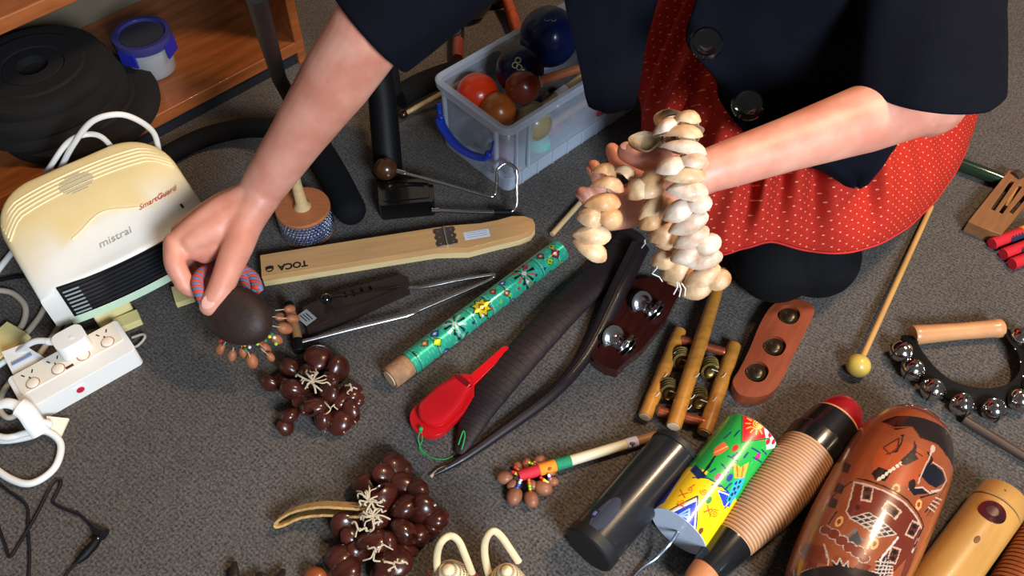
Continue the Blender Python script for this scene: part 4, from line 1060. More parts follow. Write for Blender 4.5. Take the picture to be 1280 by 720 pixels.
# ---------------------------------------------------------------- painted thunder tube
rp = 0.0365
pa = W(848, 664, rp); pb = W(938, 546, rp)
pM_ = frame(pa, pb, origin=pa); pl_ = (pb-pa).length
t = thing('thunder_tube', 'brightly painted green and yellow tube with a dangling wire spring', 'thunder tube', pM_)
cap_ = cam_ang(pM_, 0)
cv = Canvas(420, 640, (28, 160, 70)); cv.asp = pl_/(2*PI*rp)
circ = 2*PI*rp
GRN = (36, 168, 66); YEL = (246, 206, 20); BLU = (36, 66, 190); RED = (220, 30, 40); NVY = (20, 40, 90); WHT = (240, 240, 244)
def seen(px, py):
    """image position on the painted tube -> (u, v) of its wrap"""
    o = V((0, 0, CAMH)); d = W(px, py, 0)-o
    iv = pM_.inverted(); o2 = iv @ o; d2 = iv.to_3x3() @ d
    a = d2.y**2+d2.z**2; b = o2.y*d2.y+o2.z*d2.z; c = o2.y**2+o2.z**2-rp*rp
    disc = b*b-a*c
    tt = (-b-math.sqrt(max(disc, 0)))/a
    q = o2+d2*tt; ang = math.atan2(q.z, q.y)-cap_
    ang = (ang+PI) % (2*PI)-PI
    return (q.x/pl_, 0.5+ang/(2*PI))
def sp(pts): return [seen(*p) for p in pts]
cv.poly([(0, 0), (.42, 0), (.42, 1), (0, 1)], YEL)
cv.poly([(0, 0), (.3, 0), (.05, .16), (.35, .30), (.05, .34), (0, .3)], BLU)
cv.poly([(0, .7), (.3, .8), (.1, .9), (.3, 1), (0, 1)], BLU)
cv.poly([(.8, 0), (1, 0), (1, .2), (.8, .12)], RED); cv.poly([(.8, 1), (1, 1), (1, .85)], RED)
# visible side, laid out from the tube itself
cv.poly(sp([(888, 583), (880, 600), (906, 620), (935, 600), (962, 556), (975, 540), (925, 515), (905, 560), (870, 590)]), GRN)
cv.poly(sp([(866, 597), (885, 598), (915, 620), (906, 636), (880, 676), (868, 676), (870, 640), (828, 640), (850, 610)]), YEL)
cv.poly(sp([(928, 516), (970, 545), (962, 550), (927, 553)]), RED)
cv.poly(sp([(955, 535), (972, 545), (968, 560), (958, 562)]), WHT)
for p in ((963, 543), (967, 552), (960, 552)): cv.disc(*seen(*p), .02, RED, .012)
cv.line(sp([(928, 518), (927, 553), (962, 548)]), .004, (20, 110, 60))
# sun with spiral and rays
c0 = (947, 530)
sp_pts = [(c0[0]+(1+k*.28)*math.cos(k*.6), c0[1]+(1+k*.28)*math.sin(k*.6)*.8) for k in range(26)]
cv.line(sp(sp_pts), .0035, (250, 190, 60))
for k in range(9):
    a = 1.2+k*.5; cv.line(sp([(c0[0]+9*math.cos(a), c0[1]+8*math.sin(a)), (c0[0]+15*math.cos(a), c0[1]+13*math.sin(a))]), .0035, (250, 190, 60))
# blue volcano
cv.poly(sp([(835, 641), (872, 622), (866, 680), (850, 672), (832, 660)]), BLU)
cv.line(sp([(833, 644), (872, 624), (866, 676)]), .006, WHT)
for k in range(4):
    o_ = k*4; cv.line(sp([(842+o_, 648-o_*.3), (862, 636+o_*1.2), (858-o_*.4, 662)]), .004, (150, 190, 240))
cv.line(sp([(830, 642), (872, 620), (868, 676)]), .0035, NVY)
# border green / yellow
cv.line(sp([(866, 597), (885, 598), (915, 620), (906, 636)]), .004, NVY)
cv.poly(sp([(896, 612), (918, 617), (912, 634), (904, 632)]), BLU); cv.line(sp([(898, 614), (914, 620), (908, 632)]), .0035, WHT)
cv.poly(sp([(862, 588), (868, 580), (884, 596), (872, 599)]), NVY)
# ornaments on yellow
for (x, y, r0) in ((880, 615, 5), (893, 642, 6), (852, 628, 5), (862, 612, 4)):
    q = [(x+(.5+k*.3)*math.cos(k*.7), y+(.5+k*.3)*math.sin(k*.7)) for k in range(int(r0*3))]; cv.line(sp(q), .0030, (226, 120, 30))
for (a, b) in (((848, 620), (860, 616)), ((850, 612), (856, 622)), ((868, 606), (862, 610)), ((880, 640), (890, 636)), ((884, 632), (888, 646)), ((846, 630), (856, 634))): cv.line(sp([a, b]), .0035, (210, 90, 30))
cv.disc(*seen(886, 625), .022, (20, 130, 60), .013); cv.disc(*seen(876, 664), .02, (110, 70, 20), .012)
# ornaments on green
for (x, y, c) in ((919, 560, (220, 40, 40)), (898, 596, (214, 50, 120)), (947, 571, (180, 40, 120)), (912, 597, (40, 60, 150))): cv.disc(*seen(x, y), .024, c, .014)
for (a, b) in (((905, 548), (914, 540)), ((900, 556), (908, 560)), ((910, 570), (922, 576)), ((902, 580), (910, 590)), ((916, 584), (926, 590)), ((940, 560), (950, 566)), ((942, 572), (952, 578)), ((935, 566), (930, 572)), ((888, 590), (894, 586)), ((918, 545), (924, 538)), ((952, 562), (958, 568)), ((890, 606), (900, 608)), ((914, 604), (906, 612)), ((922, 566), (914, 572))): cv.line(sp([a, b]), .0045, (20, 60, 110))
cv.poly(sp([(893, 560), (905, 552), (911, 560), (900, 568), (892, 570)]), (236, 110, 60)); cv.line(sp([(893, 566), (909, 558)]), .003, (250, 200, 120))
cv.poly(sp([(916, 578), (926, 584), (936, 578), (930, 598), (918, 598)]), (240, 170, 60)); cv.line(sp([(921, 582), (922, 596)]), .003, (190, 60, 40)); cv.line(sp([(929, 583), (927, 596)]), .003, (190, 60, 40))
cv.poly(sp([(918, 600), (932, 596), (926, 612), (914, 630), (908, 626)]), (40, 170, 200))
for (x, y) in ((920, 604), (925, 602), (918, 611), (923, 609), (915, 618), (919, 616), (912, 624)): cv.disc(*seen(x, y), .012, NVY, .007)
cv.line(sp([(886, 584), (878, 592), (894, 570), (886, 584)]), .004, (20, 40, 30))
g = G(pM_); painted_tube(g, cv, [(0, rp), (pl_, rp)], cap_-PI, cap_+PI, 300, 420)
obj('tube', g, M('painted_card', (255, 255, 255), 0.32, attr=True, coat=0.3), t)
g = G(pM_); g.lathe([(0.0, rp-0.0015), (pl_, rp-0.0015), (pl_+0.0005, rp-0.0002), (pl_, rp+0.0002)], 64, caps=False); obj('rim', g, wht, t)
g = G(pM_); g.lathe([(0.0, 0), (0.0, rp*.3), (-0.0005, rp*.98), (0.0008, rp)], 64, caps=False); obj('drum_skin', g, M('skin_bluewhite', (206, 214, 230), 0.35), t, label='plain white drum skin')
g = G(pM_); g.lathe([(pl_-.004, 0), (pl_-.004, rp*.98)], 48, caps=False); obj('inner_wall', g, M('inner_dark', (60, 50, 46), .8), t)
g = G()
p0 = pM_ @ V((-0.001, 0, 0)); p = spline([p0, W(838, 679, .030), W(820, 698, .012), W(800, 712, .004), W(780, 735, .003)], 26)
cp = []
for i, q in enumerate(p):
    for k in range(8):
        a = 2*PI*k/8; nx = p[min(i+1, len(p)-1)]; f = k/8; qq = q+(nx-q)*f
        d = (nx-q); d = d.normalized() if d.length > 1e-9 else V((0, -1, 0)); s_ = d.cross(V((0, 0, 1))).normalized(); w2 = s_.cross(d)
        cp.append(qq+(s_*math.cos(a)+w2*math.sin(a))*0.0016)
g.tube(cp[:-8], 0.0006, 5); obj('spring', g, M('spring_steel', (180, 190, 205), 0.3, 1.0), t)

# ---------------------------------------------------------------- guiro
ga = W(890, 706, .034); gb_ = W(1068, 500, .034)
gM = frame(ga, gb_, origin=ga); gl = (gb_-ga).length
t = thing('guiro', 'ribbed wooden guiro with black bands and a red rounded tip', 'guiro', gM)
def gu(px, py):
    q = gM.inverted() @ W(px, py, .034); return q.x
x1, x2, x3 = gu(912, 675), gu(1016, 572), gu(1045, 531)
prof = [(gu(885, 720), .019), (x1, .0235), (gu(950, 635), .0335), (gu(985, 600), .036), (x2, .0345), (gu(1035, 545), .0335), (x3, .030)]
def pr(x): return float(np.interp(x, [p[0] for p in prof], [p[1] for p in prof]))
ridge = [(x1, pr(x1))]; x = x1; k = 0
while x < x2-0.001:
    r0 = pr(x); ridge += [(x+.0006, r0+.0008), (x+.0024, r0+.0008), (x+.0028, r0-.0022), (x+.0040, r0-.0022)]; x += .0046
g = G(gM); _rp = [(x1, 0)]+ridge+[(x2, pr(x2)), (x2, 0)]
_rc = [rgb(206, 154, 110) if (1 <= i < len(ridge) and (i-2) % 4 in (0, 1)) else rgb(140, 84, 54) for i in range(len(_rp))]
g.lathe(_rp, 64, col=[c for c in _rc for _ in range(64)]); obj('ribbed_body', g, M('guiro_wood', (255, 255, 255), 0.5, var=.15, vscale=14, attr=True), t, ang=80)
bm_ = M('lacquer_black', (24, 24, 26), 0.25, coat=.5, var=.3, vscale=20)
xe = gu(886, 716)
g = G(gM); g.lathe([(xe, 0), (xe, .0185), (x1-.001, .0245), (x1+.001, .0245), (x1+.001, 0)], 56); obj('black_band', g, bm_, t)
g = G(gM); g.lathe([(xe-.03, 0), (xe-.03, .012), (xe-.015, .0165), (xe, .0178), (xe, 0)], 48); obj('wooden_neck', g, M('neck_wood', (190, 120, 76), .4), t)
g = G(gM); g.lathe([(x2, 0), (x2, .0362), (x2+.012, .0372), (x2+.022, .0372), (x2+.025, .0352), (x3, .0318), (x3, 0)], 64); obj('black_band', g, bm_, t, ang=25)
g = G(gM); g.lathe([(x3, 0), (x3, .0305), (x3+.0035, .0302), (x3+.0035, 0)], 56); obj('wooden_ring', g, M('ring_wood', (206, 150, 100), .4), t)
g = G(gM); g.lathe([(x3+.0035, 0)]+[(x3+.0035+.036*math.sin(a), .0290*math.cos(a)**.75) for a in [PI/2*k/12 for k in range(12)]]+[(x3+.0396, 0)], 56); obj('tip', g, gloss('tip_red', (170, 18, 30), var=.35, vscale=30), t, label='glossy red tip')
g = G(gM); a0 = cam_ang(gM, gl)
for k in range(3):
    pts = [V((x3+.010+.004*math.sin(j*.9+k), (.0279-.0006*j*.4)*math.cos(a0-.5+j*.10+k*.05), (.0279-.0006*j*.4)*math.sin(a0-.5+j*.10+k*.05))) for j in range(7)]
    g.tube(pts, .0006, 5)
obj('scratches', g, M('scratch_dark', (70, 10, 16), .6), t)

# ---------------------------------------------------------------- carved gourd
rg = 0.0605
ca0 = W(1020, 790, rg); ca1 = W(1146, 533, rg*.95)
cM_ = frame(ca0, ca1, origin=ca0); cl_ = (ca1-ca0).length+.0
t = thing('carved_gourd', 'large brown gourd carved with a village scene and figures', 'gourd', cM_)
cang = cam_ang(cM_, cl_*.7)
Lg = cl_+.02
profg = [(0, .002), (.008, .028), (.02, .042), (.05, .054), (.12, rg), (Lg*.62, rg*.99), (Lg*.78, rg*.93), (Lg*.88, rg*.78), (Lg*.94, rg*.60), (Lg*.985, rg*.30), (Lg, .001)]
pg = spline([V((x, r, 0)) for x, r in profg], 6); profg = [(p.x, max(p.y, .0005)) for p in pg]
profg = sorted(profg)
def rad_g(x): return float(np.interp(x, [p[0] for p in profg], [p[1] for p in profg]))
def seen2(px, py):
    o = V((0, 0, CAMH)); d = W(px, py, 0)-o; iv = cM_.inverted(); o2 = iv @ o; d2 = iv.to_3x3() @ d
    best = None; tt = 0.70
    while tt < 1.08:
        q = o2+d2*tt; rr3 = math.hypot(q.y, q.z)
        if 0 <= q.x <= Lg and rr3 <= rad_g(q.x): best = q; break
        tt += .0008
    if best is None:
        # nearest approach
        m = 9; 
        for k in range(300):
            q = o2+d2*(0.70+k*.0013); e = math.hypot(q.y, q.z)-rad_g(max(0, min(Lg, q.x)))
            if e < m: m = e; best = q
    a = math.atan2(best.z, best.y)-cang; a = (a+PI) % (2*PI)-PI
    return (max(0, min(1, best.x/Lg)), 0.5+a/(2*PI))
OR = (150, 74, 40); DK = (34, 22, 20); MR = (110, 42, 26); LN = (196, 168, 148); BR = (140, 66, 34)
cv = Canvas(620, 760, OR); cv.asp = Lg/(2*PI*rg)
_line = cv.line
cv.line = lambda pts, w, c, closed=False: _line(pts, w*.72, c, closed)
def s2(pts): return [seen2(*p) for p in pts]
# far side: bands and simple hills
for k in range(16):
    v = k/16; cv.poly([(.1, v), (.25, v+.03), (.4, v), (.4, v+.035), (.25, v+.06), (.1, v+.035)], BR if k % 2 else MR)
    cv.poly([(.5, v), (.62, v+.02), (.55, v+.05)], DK if k % 3 == 0 else BR)
    cv.line([(.45, v), (.7, v+.05)], .003, DK)
cv.poly(s2([(1020, 540), (1000, 600), (985, 660), (980, 719), (1110, 719), (1150, 660), (1180, 600), (1194, 560), (1170, 525), (1120, 520), (1060, 530)]), OR)
# dark crown band
cv.poly([(.90, 0), (1, 0), (1, 1), (.90, 1)], MR)
cv.poly(s2([(1100, 528), (1120, 538), (1140, 534), (1150, 548), (1170, 556), (1180, 566), (1190, 582), (1194, 590), (1196, 560), (1182, 536), (1150, 522), (1120, 520)]), DK)
cv.line(s2([(1100, 528), (1118, 535), (1140, 534), (1150, 548), (1172, 557), (1182, 570), (1188, 590)]), .0035, BR)
# dome mid circle with figure
cx, cy = 1125, 580
cv.poly(s2([(cx+34*math.cos(a), cy+28*math.sin(a)) for a in [2*PI*k/24 for k in range(24)]]), (170, 74, 36))
cv.poly(s2([(1089, 592), (1098, 584), (1115, 590), (1106, 602), (1094, 600)]), DK)
cv.line(s2([(1097, 601), (1118, 585)]), .004, (210, 190, 160)); cv.line(s2([(1118, 585), (1136, 574)]), .0035, DK)
for k in range(7): cv.disc(*seen2(1099+k*4.5, 599-k*3.2), .007, (220, 200, 170), .005)
cv.line(s2([(1108, 568), (1120, 565), (1126, 556), (1129, 544), (1126, 545)]), .003, DK)
cv.line(s2([(1128, 576), (1143, 562), (1144, 556), (1142, 572), (1128, 580)], ), .006, DK)
cv.poly(s2([(1128, 580), (1142, 565), (1148, 574), (1132, 582)]), DK)
cv.line(s2([(1143, 552), (1144, 564), (1152, 570)]), .0032, DK)
cv.disc(*seen2(1166, 561), .014, LN, .008)
# running figure
cv.line(s2([(1160, 566), (1165, 574), (1158, 586), (1150, 596)]), .006, DK)
cv.poly(s2([(1155, 584), (1166, 580), (1178, 590), (1181, 602), (1170, 610), (1160, 605), (1152, 596)]), (24, 24, 34))
cv.line(s2([(1165, 563), (1160, 576), (1152, 592), (1148, 604)]), .0028, LN); cv.line(s2([(1166, 578), (1178, 586), (1183, 600), (1176, 612), (1164, 614)]), .0028, LN)
cv.poly(s2([(1136, 612), (1152, 610), (1160, 617), (1142, 619)]), (24, 24, 34)); cv.line(s2([(1136, 611), (1153, 609), (1163, 617), (1176, 612)]), .0028, LN)
cv.disc(*seen2(1140, 606), .02, DK, .01)
for p in ((1120, 611), (1148, 631), (1049, 652), (1093, 680)): cv.disc(*seen2(*p), .018, (226, 160, 96), .010); cv.disc(*seen2(*p), .009, BR, .005)
# ship / roof sweep
roof = [(1068, 603), (1100, 612), (1130, 628), (1146, 648), (1152, 662), (1140, 690), (1118, 714), (1108, 719), (1100, 700), (1122, 672), (1100, 655), (1082, 640), (1066, 650), (1058, 640), (1064, 620)]
cv.poly(s2(roof), MR); cv.line(s2(roof[:6]), .0045, LN); cv.line(s2([(x+2, y-5) for x, y in roof[:6]]), .0035, DK); cv.line(s2([roof[0], (1064, 620), (1058, 640), (1064, 649)]), .003, LN)
def window(c_, w_, h_, ang):
    R_ = lambda x, y: (c_[0]+x*math.cos(ang)-y*math.sin(ang), c_[1]+x*math.sin(ang)+y*math.cos(ang))
    q = [R_(-w_, -h_), R_(w_, -h_), R_(w_, h_), R_(-w_, h_)]
    cv.poly(s2(q), (190, 150, 120)); cv.poly(s2([(c_[0]+(x-c_[0])*.8, c_[1]+(y-c_[1])*.8) for x, y in q]), (90, 40, 28)); cv.line(s2(q), .0014, LN, True)
    for s in (-.42, .42): cv.poly(s2([R_(w_*s-w_*.34, 0), R_(w_*s, -h_*.75), R_(w_*s+w_*.34, 0), R_(w_*s, h_*.75)]), DK)
window((1084, 617), 10, 6.5, 1.75); window((1114, 638), 11, 6.5, .65); window((1141, 662), 10, 6, 2.05); window((1117, 694), 10, 6, 1.9)
cv.disc(*seen2(1072, 634), .010, (60, 16, 14), .006)
# lattice roofs
lat = [(1066, 652), (1088, 642), (1122, 672), (1100, 668), (1076, 660)]
lat = [(1062, 648), (1086, 641), (1120, 668), (1098, 672)]
cv.poly(s2(lat), (44, 42, 44))
def lerp2(a, b, f): return (a[0]+(b[0]-a[0])*f, a[1]+(b[1]-a[1])*f)
for k in range(7): cv.line(s2([lerp2(lat[0], lat[3], k/6), lerp2(lat[1], lat[2], k/6)]), .0024, LN)
for k in range(4): cv.line(s2([lerp2(lat[0], lat[1], k/3), lerp2(lat[3], lat[2], k/3)]), .0024, LN)
lat = [(1096, 700), (1104, 692), (1116, 708), (1108, 722), (1092, 722)]
cv.poly(s2(lat), (44, 42, 44)); 
for k in range(5): cv.line(s2([(1094+k*5, 722), (1104+k*3, 694+k*4)]), .0022, LN); cv.line(s2([(1094, 702+k*5), (1116, 704+k*4)]), .0022, LN)
cv.line(s2([(1100, 700), (1122, 672)]), .004, (206, 190, 180))
cv.line(s2([(1056, 672), (1070, 662), (1068, 672), (1082, 676)]), .004, (110, 106, 100)); cv.poly(s2([(1060, 674), (1072, 664), (1078, 680), (1066, 682)]), (70, 66, 66))
# clouds
def cloud(pts, c):
    for (x, y, r) in pts: cv.poly(s2([(x+r*math.cos(a), y+r*.8*math.sin(a)) for a in [2*PI*k/10 for k in range(10)]]), LN)
    for (x, y, r) in pts: cv.poly(s2([(x+(r-1.2)*math.cos(a), y+(r-1.2)*.8*math.sin(a)) for a in [2*PI*k/10 for k in range(10)]]), c)
cloud([(1032, 663, 8), (1042, 668, 9), (1052, 676, 9), (1062, 684, 9), (1072, 690, 10), (1080, 698, 8)], (120, 52, 32))
cloud([(1006, 688, 8), (1016, 692, 8), (1026, 696, 8)], (124, 54, 34)); cv.poly(s2([(1002, 680), (1030, 684), (1034, 706), (1004, 704)]), (124, 54, 34))
cv.line(s2([(1030, 680), (1036, 700), (1034, 716)]), .003, LN)
star_ = [(1040, 700), (1046, 706), (1050, 698), (1054, 708), (1060, 702), (1060, 712), (1068, 712), (1058, 722), (1038, 722), (1042, 712)]
cv.poly(s2(star_), DK); cv.line(s2(star_[:7]), .0026, LN)
cv.line(s2([(1002, 716), (1070, 714), (1096, 716)]), .0035, LN); cv.poly(s2([(1000, 717), (1096, 717), (1096, 740), (1000, 740)]), DK)
# left side dark figures
for p in ((1056, 584), (1048, 610), (1040, 628)): cv.poly(s2([(p[0], p[1]-7), (p[0]+8, p[1]-2), (p[0]+4, p[1]+8), (p[0]-6, p[1]+5)]), (70, 34, 26)); 
cv.line(s2([(1062, 566), (1076, 545), (1095, 536)]), .004, BR); cv.poly(s2([(1066, 600), (1072, 580), (1080, 566), (1084, 574), (1076, 596)]), (160, 76, 40))
cv.line(s2([(1104, 560), (1124, 548), (1122, 560), (1112, 568), (1104, 560)]), .0035, (90, 40, 28))
for q in (((1064, 603), (1040, 622)), ((1046, 640), (1036, 655)), ((1150, 622), (1170, 616)), ((1156, 640), (1168, 626))): cv.line(s2(q), .003, DK)
for k in range(4): cv.line(s2([(1160+k*3, 634-k*4), (1168+k*3, 640-k*5)]), .0028, LN)
g = G(cM_); painted_tube(g, cv, profg, cang-PI, cang+PI, 420, 520)
obj('shell', g, M('carved_lacquer', (255, 255, 255), 0.28, attr=True, coat=.6, var=.25, vscale=25), t, ang=80)

# ---------------------------------------------------------------- bamboo shaker
rb_ = 0.0295
ba = W(1150, 765, rb_); bb = W(1255, 622, rb_); yM = frame(ba, bb, origin=ba); yl = (bb-ba).length
t = thing('bamboo_shaker', 'thick yellow bamboo tube with a dark oval label at bottom right', 'bamboo tube', yM)
bamy = M('bamboo_yellow', (190, 138, 70), 0.38, var=.25, vscale=12, stretch=(1, 5, 5), coat=.3)
g = G(yM); g.lathe([(0, 0), (0, rb_), (yl-.027, rb_), (yl-.026, rb_*.96), (yl-.0245, rb_*.96), (yl-.0235, rb_), (yl-.002, rb_*.97), (yl, rb_*.94), (yl, rb_*.8), (yl-.03, rb_*.78), (yl-.03, 0)], 64); obj('tube', g, bamy, t)
g = G(yM); g.lathe([(yl-.0262, rb_*.95), (yl-.0258, rb_*.968), (yl-.0248, rb_*.968), (yl-.0242, rb_*.95)], 64, caps=False); obj('groove', g, M('groove_dark', (70, 44, 24), .7), t)
cb = cam_ang(yM, yl)
l_ = cyl_patch(yM, rb_, yl-.047, cb-.02, .0135, .50, M('label_black', (34, 16, 20), .12, coat=.8, col2=(90, 20, 26), vscale=60), 'oval_label', t, off=.0012, label='glossy dark oval label')
cyl_patch(yM, rb_, yl-.047, cb-.05, .0065, .22, M('label_red', (74, 34, 34), .3), 'label_print', l_, off=.0016)
g = G(yM); g.ell((yl-.012, rb_*.985*math.cos(cb-.1), rb_*.985*math.sin(cb-.1)), .0012, seg=8); g.ell((yl-.09, rb_*math.cos(cb+.1), rb_*math.sin(cb+.1)), (.006, .003, .0009), seg=10); obj('knot', g, M('knot_brown', (110, 70, 40), .6), t)
# striped stick at the corner
t = thing('striped_gourd', 'orange brown ridged object cut off by the bottom right corner', 'shaker', W(1290, 730))
kM2 = frame(W(1262, 752, .02), W(1300, 684, .02)); g = G(kM2)
pp = [(0, 0)]
for k in range(16): pp += [(k*.006, .026+.002), (k*.006+.004, .026+.002), (k*.006+.0045, .0255), (k*.006+.0058, .0255)]
g.lathe(pp+[(.097, 0)], 40); obj('ridged_body', g, M('ridged_orange', (158, 80, 38), .4, var=.4, vscale=20, coat=.3), t)

# ---------------------------------------------------------------- nut shakers
nutb = M('glossy_brown_nut', (78, 32, 22), 0.3, coat=.45, var=.6, vscale=38, bump=.2, bscale=90)
def nut_cluster(t, lst, seed, centre):
    rng = random.Random(seed)
    for (x, y, z, r) in lst:
        c_ = W(x, y, z); d = c_-centre; d = d if d.length > .004 else V((.3, .2, 1)); d += V((rng.uniform(-.01, .01), rng.uniform(-.01, .01), rng.uniform(0, .01)))
        rot = d.to_track_quat('X', 'Z').to_matrix()
        m = Matrix.Translation(c_) @ rot.to_4x4() @ Matrix.Rotation(rng.uniform(0, 6), 4, 'X') @ Matrix.Diagonal((rng.uniform(.85, 1.05), 1.05, rng.uniform(.58, .75), 1))
        rr3 = r*.00122; g = G(m)
        g.lathe([(-rr3*1.12, 0), (-rr3*1.05, rr3*.3), (-rr3*.8, rr3*.62), (-rr3*.3, rr3*.95), (rr3*.15, rr3*1.03), (rr3*.55, rr3*.9), (rr3*.82, rr3*.6), (rr3*.9, rr3*.46), (rr3*.8, rr3*.40), (rr3*.55, rr3*.3), (rr3*.5, 0)], 24)
        obj('nut', g, nutb, t)
def ties(t, cx, cy, z, n, seed, L=20, r=.0012, mat=twine):
    rng = random.Random(seed)
    for k in range(n):
        a = 2*PI*k/n+rng.uniform(-.3, .3); l = L*rng.uniform(.5, 1.1)
        r = rng.uniform(.0007, .0013)
        P0 = W(cx+rng.uniform(-3, 3), cy+rng.uniform(-3, 3), z); P2 = W(cx+l*math.cos(a), cy+l*.8*math.sin(a), z-.006)
        mid = (P0+P2)/2+V((rng.uniform(-.004, .004), rng.uniform(-.004, .004), .004))
        g = G(); g.tube(spline([P0, mid, (mid+P2)/2+V((rng.uniform(-.003, .003), rng.uniform(-.003, .003), .001)), P2], 4), r, 6); obj('twine_tie', g, mat, t)
c1 = W(398, 488, .02)
t = thing('nut_shaker', 'bunch of glossy brown nuts tied with twine, no handle, on open carpet', 'nut shaker', W(395, 490))
lst = [(338, 480, .012, 11), (352, 474, .012, 8), (364, 461, .016, 14), (397, 447, .018, 15), (423, 461, .018, 15), (440, 490, .015, 13), (367, 487, .022, 15), (436, 515, .014, 14), (424, 528, .014, 13), (404, 523, .016, 14), (362, 520, .014, 12), (357, 534, .010, 9), (393, 508, .026, 15), (410, 490, .024, 13), (447, 500, .012, 9), (385, 470, .020, 13), (412, 475, .020, 12), (380, 503, .015, 13), (427, 500, .018, 12)]
nut_cluster(t, lst, 1, c1); ties(t, 390, 476, .043, 14, 3, 22); ties(t, 412, 512, .038, 3, 9, 14); ties(t, 438, 487, .034, 3, 13, 9)
c2 = W(485, 640, .02)
t = thing('nut_shaker', 'brown nut bunch with a flat woven straw handle loop at the left', 'nut shaker', W(480, 645))
lst = [(492, 583, .018, 14), (480, 593, .026, 12), (456, 607, .016, 12), (480, 623, .034, 15), (503, 606, .018, 14), (500, 588, .012, 12), (505, 635, .030, 15), (528, 638, .022, 15), (545, 648, .016, 14), (519, 614, .016, 14), (432, 656, .016, 15), (505, 664, .028, 15), (466, 677, .030, 16), (424, 697, .016, 14), (432, 713, .020, 15), (492, 702, .024, 17), (470, 652, .026, 15), (525, 668, .014, 13), (478, 716, .016, 14), (455, 640, .018, 13), (448, 690, .014, 13), (485, 680, .03, 12), (540, 660, .012, 11), (508, 686, .016, 12), (440, 672, .018, 12)]
nut_cluster(t, lst, 2, c2); ties(t, 462, 625, .050, 14, 5, 20); ties(t, 466, 646, .048, 14, 6, 22); ties(t, 470, 690, .052, 5, 8, 20); ties(t, 495, 705, .048, 5, 12, 16); ties(t, 450, 662, .042, 3, 17, 14)
straw = M('woven_straw', (206, 170, 112), .75, var=.35, vscale=90, bump=.6, bscale=260)
for (pts, h_) in (([(460, 634, .034), (430, 632, .032), (400, 631, .026), (370, 637, .018), (350, 648, .013), (347, 655, .012), (356, 654, .012), (380, 644, .014), (410, 641, .020), (440, 643, .024), (462, 642, .030)], 5.5),):
    p = spline([W(*q) for q in pts], 6); rs = []
    for i, q in enumerate(p):
        tdir = (p[min(i+1, len(p)-1)]-p[max(i-1, 0)]).normalized(); s_ = tdir.cross(V((0, 0, 1))).normalized(); up_ = (V((0, 0, 1))*.75+V((0, -.65, 0))).normalized()
        wob = 1+.06*math.sin(i*2.5)
        rs.append([q+up_*(.0105*a*wob)+s_*b for a, b in ((-1, -.0015), (-.5, -.0022), (.5, -.0022), (1, -.0015), (1, .0015), (.5, .0022), (-.5, .0022), (-1, .0015))])
    g = G(); g.rings(rs); obj('woven_handle', g, straw, t)
# dark pieces at the bottom edge
t = thing('pod_shaker', 'dark shrivelled pods poking up at the bottom edge left of the brown nuts', 'pod shaker', W(330, 735))
for (a, b, r) in (((292, 730), (293, 703), 6), ((318, 735), (325, 716), 6), ((345, 735), (354, 712), 6), ((300, 740), (310, 724), 7), ((335, 740), (336, 722), 7)):
    g = G(); g.tube([W(*a, .012), W((a[0]+b[0])/2, (a[1]+b[1])/2, .014), W(*b, .009)], [r*.0009, r*.001, r*.0005], 12, flat=.7); obj('pod', g, M('shrivelled_pod', (38, 26, 22), .5, var=.4, bump=.4), t)
t = thing('orange_nut_shaker', 'orange brown nut at the bottom edge beside the dark pods', 'nut', W(395, 722))
g = G(); g.ell(W(394, 722, .011), (.014, .012, .0105), seg=24); obj('nut', g, M('orange_nut', (150, 74, 36), .35, coat=.4, var=.3), t)
g = G(); g.ell(W(391, 713, .014), (.003, .002, .002), seg=10); obj('stalk_scar', g, M('scar_dark', (60, 30, 18), .6), t)

# ---------------------------------------------------------------- woven basket shakers
wick = M('wicker_paint', (255, 255, 255), .6, attr=True, bump=.3, bscale=200)
def basket(cx, cy, rpx, label, h, pink, loop, lr=.0042):
    c_ = W(cx, cy, 0); r = R(cx, cy, 0, rpx)
    t = thing('caxixi', label, 'basket shaker', c_, 'woven basket shakers')
    m = Matrix.Translation(c_); 
    cvb = Canvas(160, 300, (232, 206, 162))
    for i in range(13):
        for j in range(40):
            u = .04+i*.075; v = (j+.5*(i % 2))/40
            cvb.disc(u, v, .020, (70, 38, 26), .0085)
    if pink:
        for i in range(13):
            for j in range(40):
                if i < 8 and ((j > 5 and j < 15) or j > 27): cvb.disc(.04+i*.075+.037, (j+.5*((i+1) % 2))/40, .034, (206, 60, 96), .010)
    gm = G(m @ Matrix.Rotation(-PI/2, 4, 'Y'))
    painted_tube(gm, cvb, [(0.004, r*.98), (h*.25, r*.96), (h*.5, r*.80), (h*.75, r*.56), (h*.92, r*.32), (h*.98, r*.12), (h, r*.005)], 0, 2*PI, 110, 260); obj('woven_body', gm, wick, t)
    g = G(m); g.lathe([(0, 0), (0, r*1.1), (.003, r*1.16), (.010, r*1.12), (.011, r*.9), (.010, 0)], 48, axis='z'); obj('base_disc', g, M('base_red' if pink else 'base_tan', (150, 40, 44) if pink else (200, 170, 130), .5, var=.3), t)
    p = spline([W(*q) for q in loop], 8); g = G(); g.tube(p, lr, 14, flat=.8); obj('handle_loop', g, M('cane', (232, 204, 158), .5, var=.15, vscale=60, bump=.2), t)
    return t
basket(566, 745, 35, 'woven straw basket shaker with pink weave and red base at the bottom edge', 0.085, True, [(549, 730, .05), (546, 700, .08), (550, 680, .105), (562, 670, .112), (573, 676, .108), (582, 696, .088), (590, 716, .06)])
basket(634, 752, 32, 'plain cream woven basket shaker to the right of the pink one', 0.10, False, [(612, 722, .06), (606, 695, .085), (607, 675, .108), (616, 664, .118), (626, 670, .110), (638, 687, .095), (648, 702, .078)])

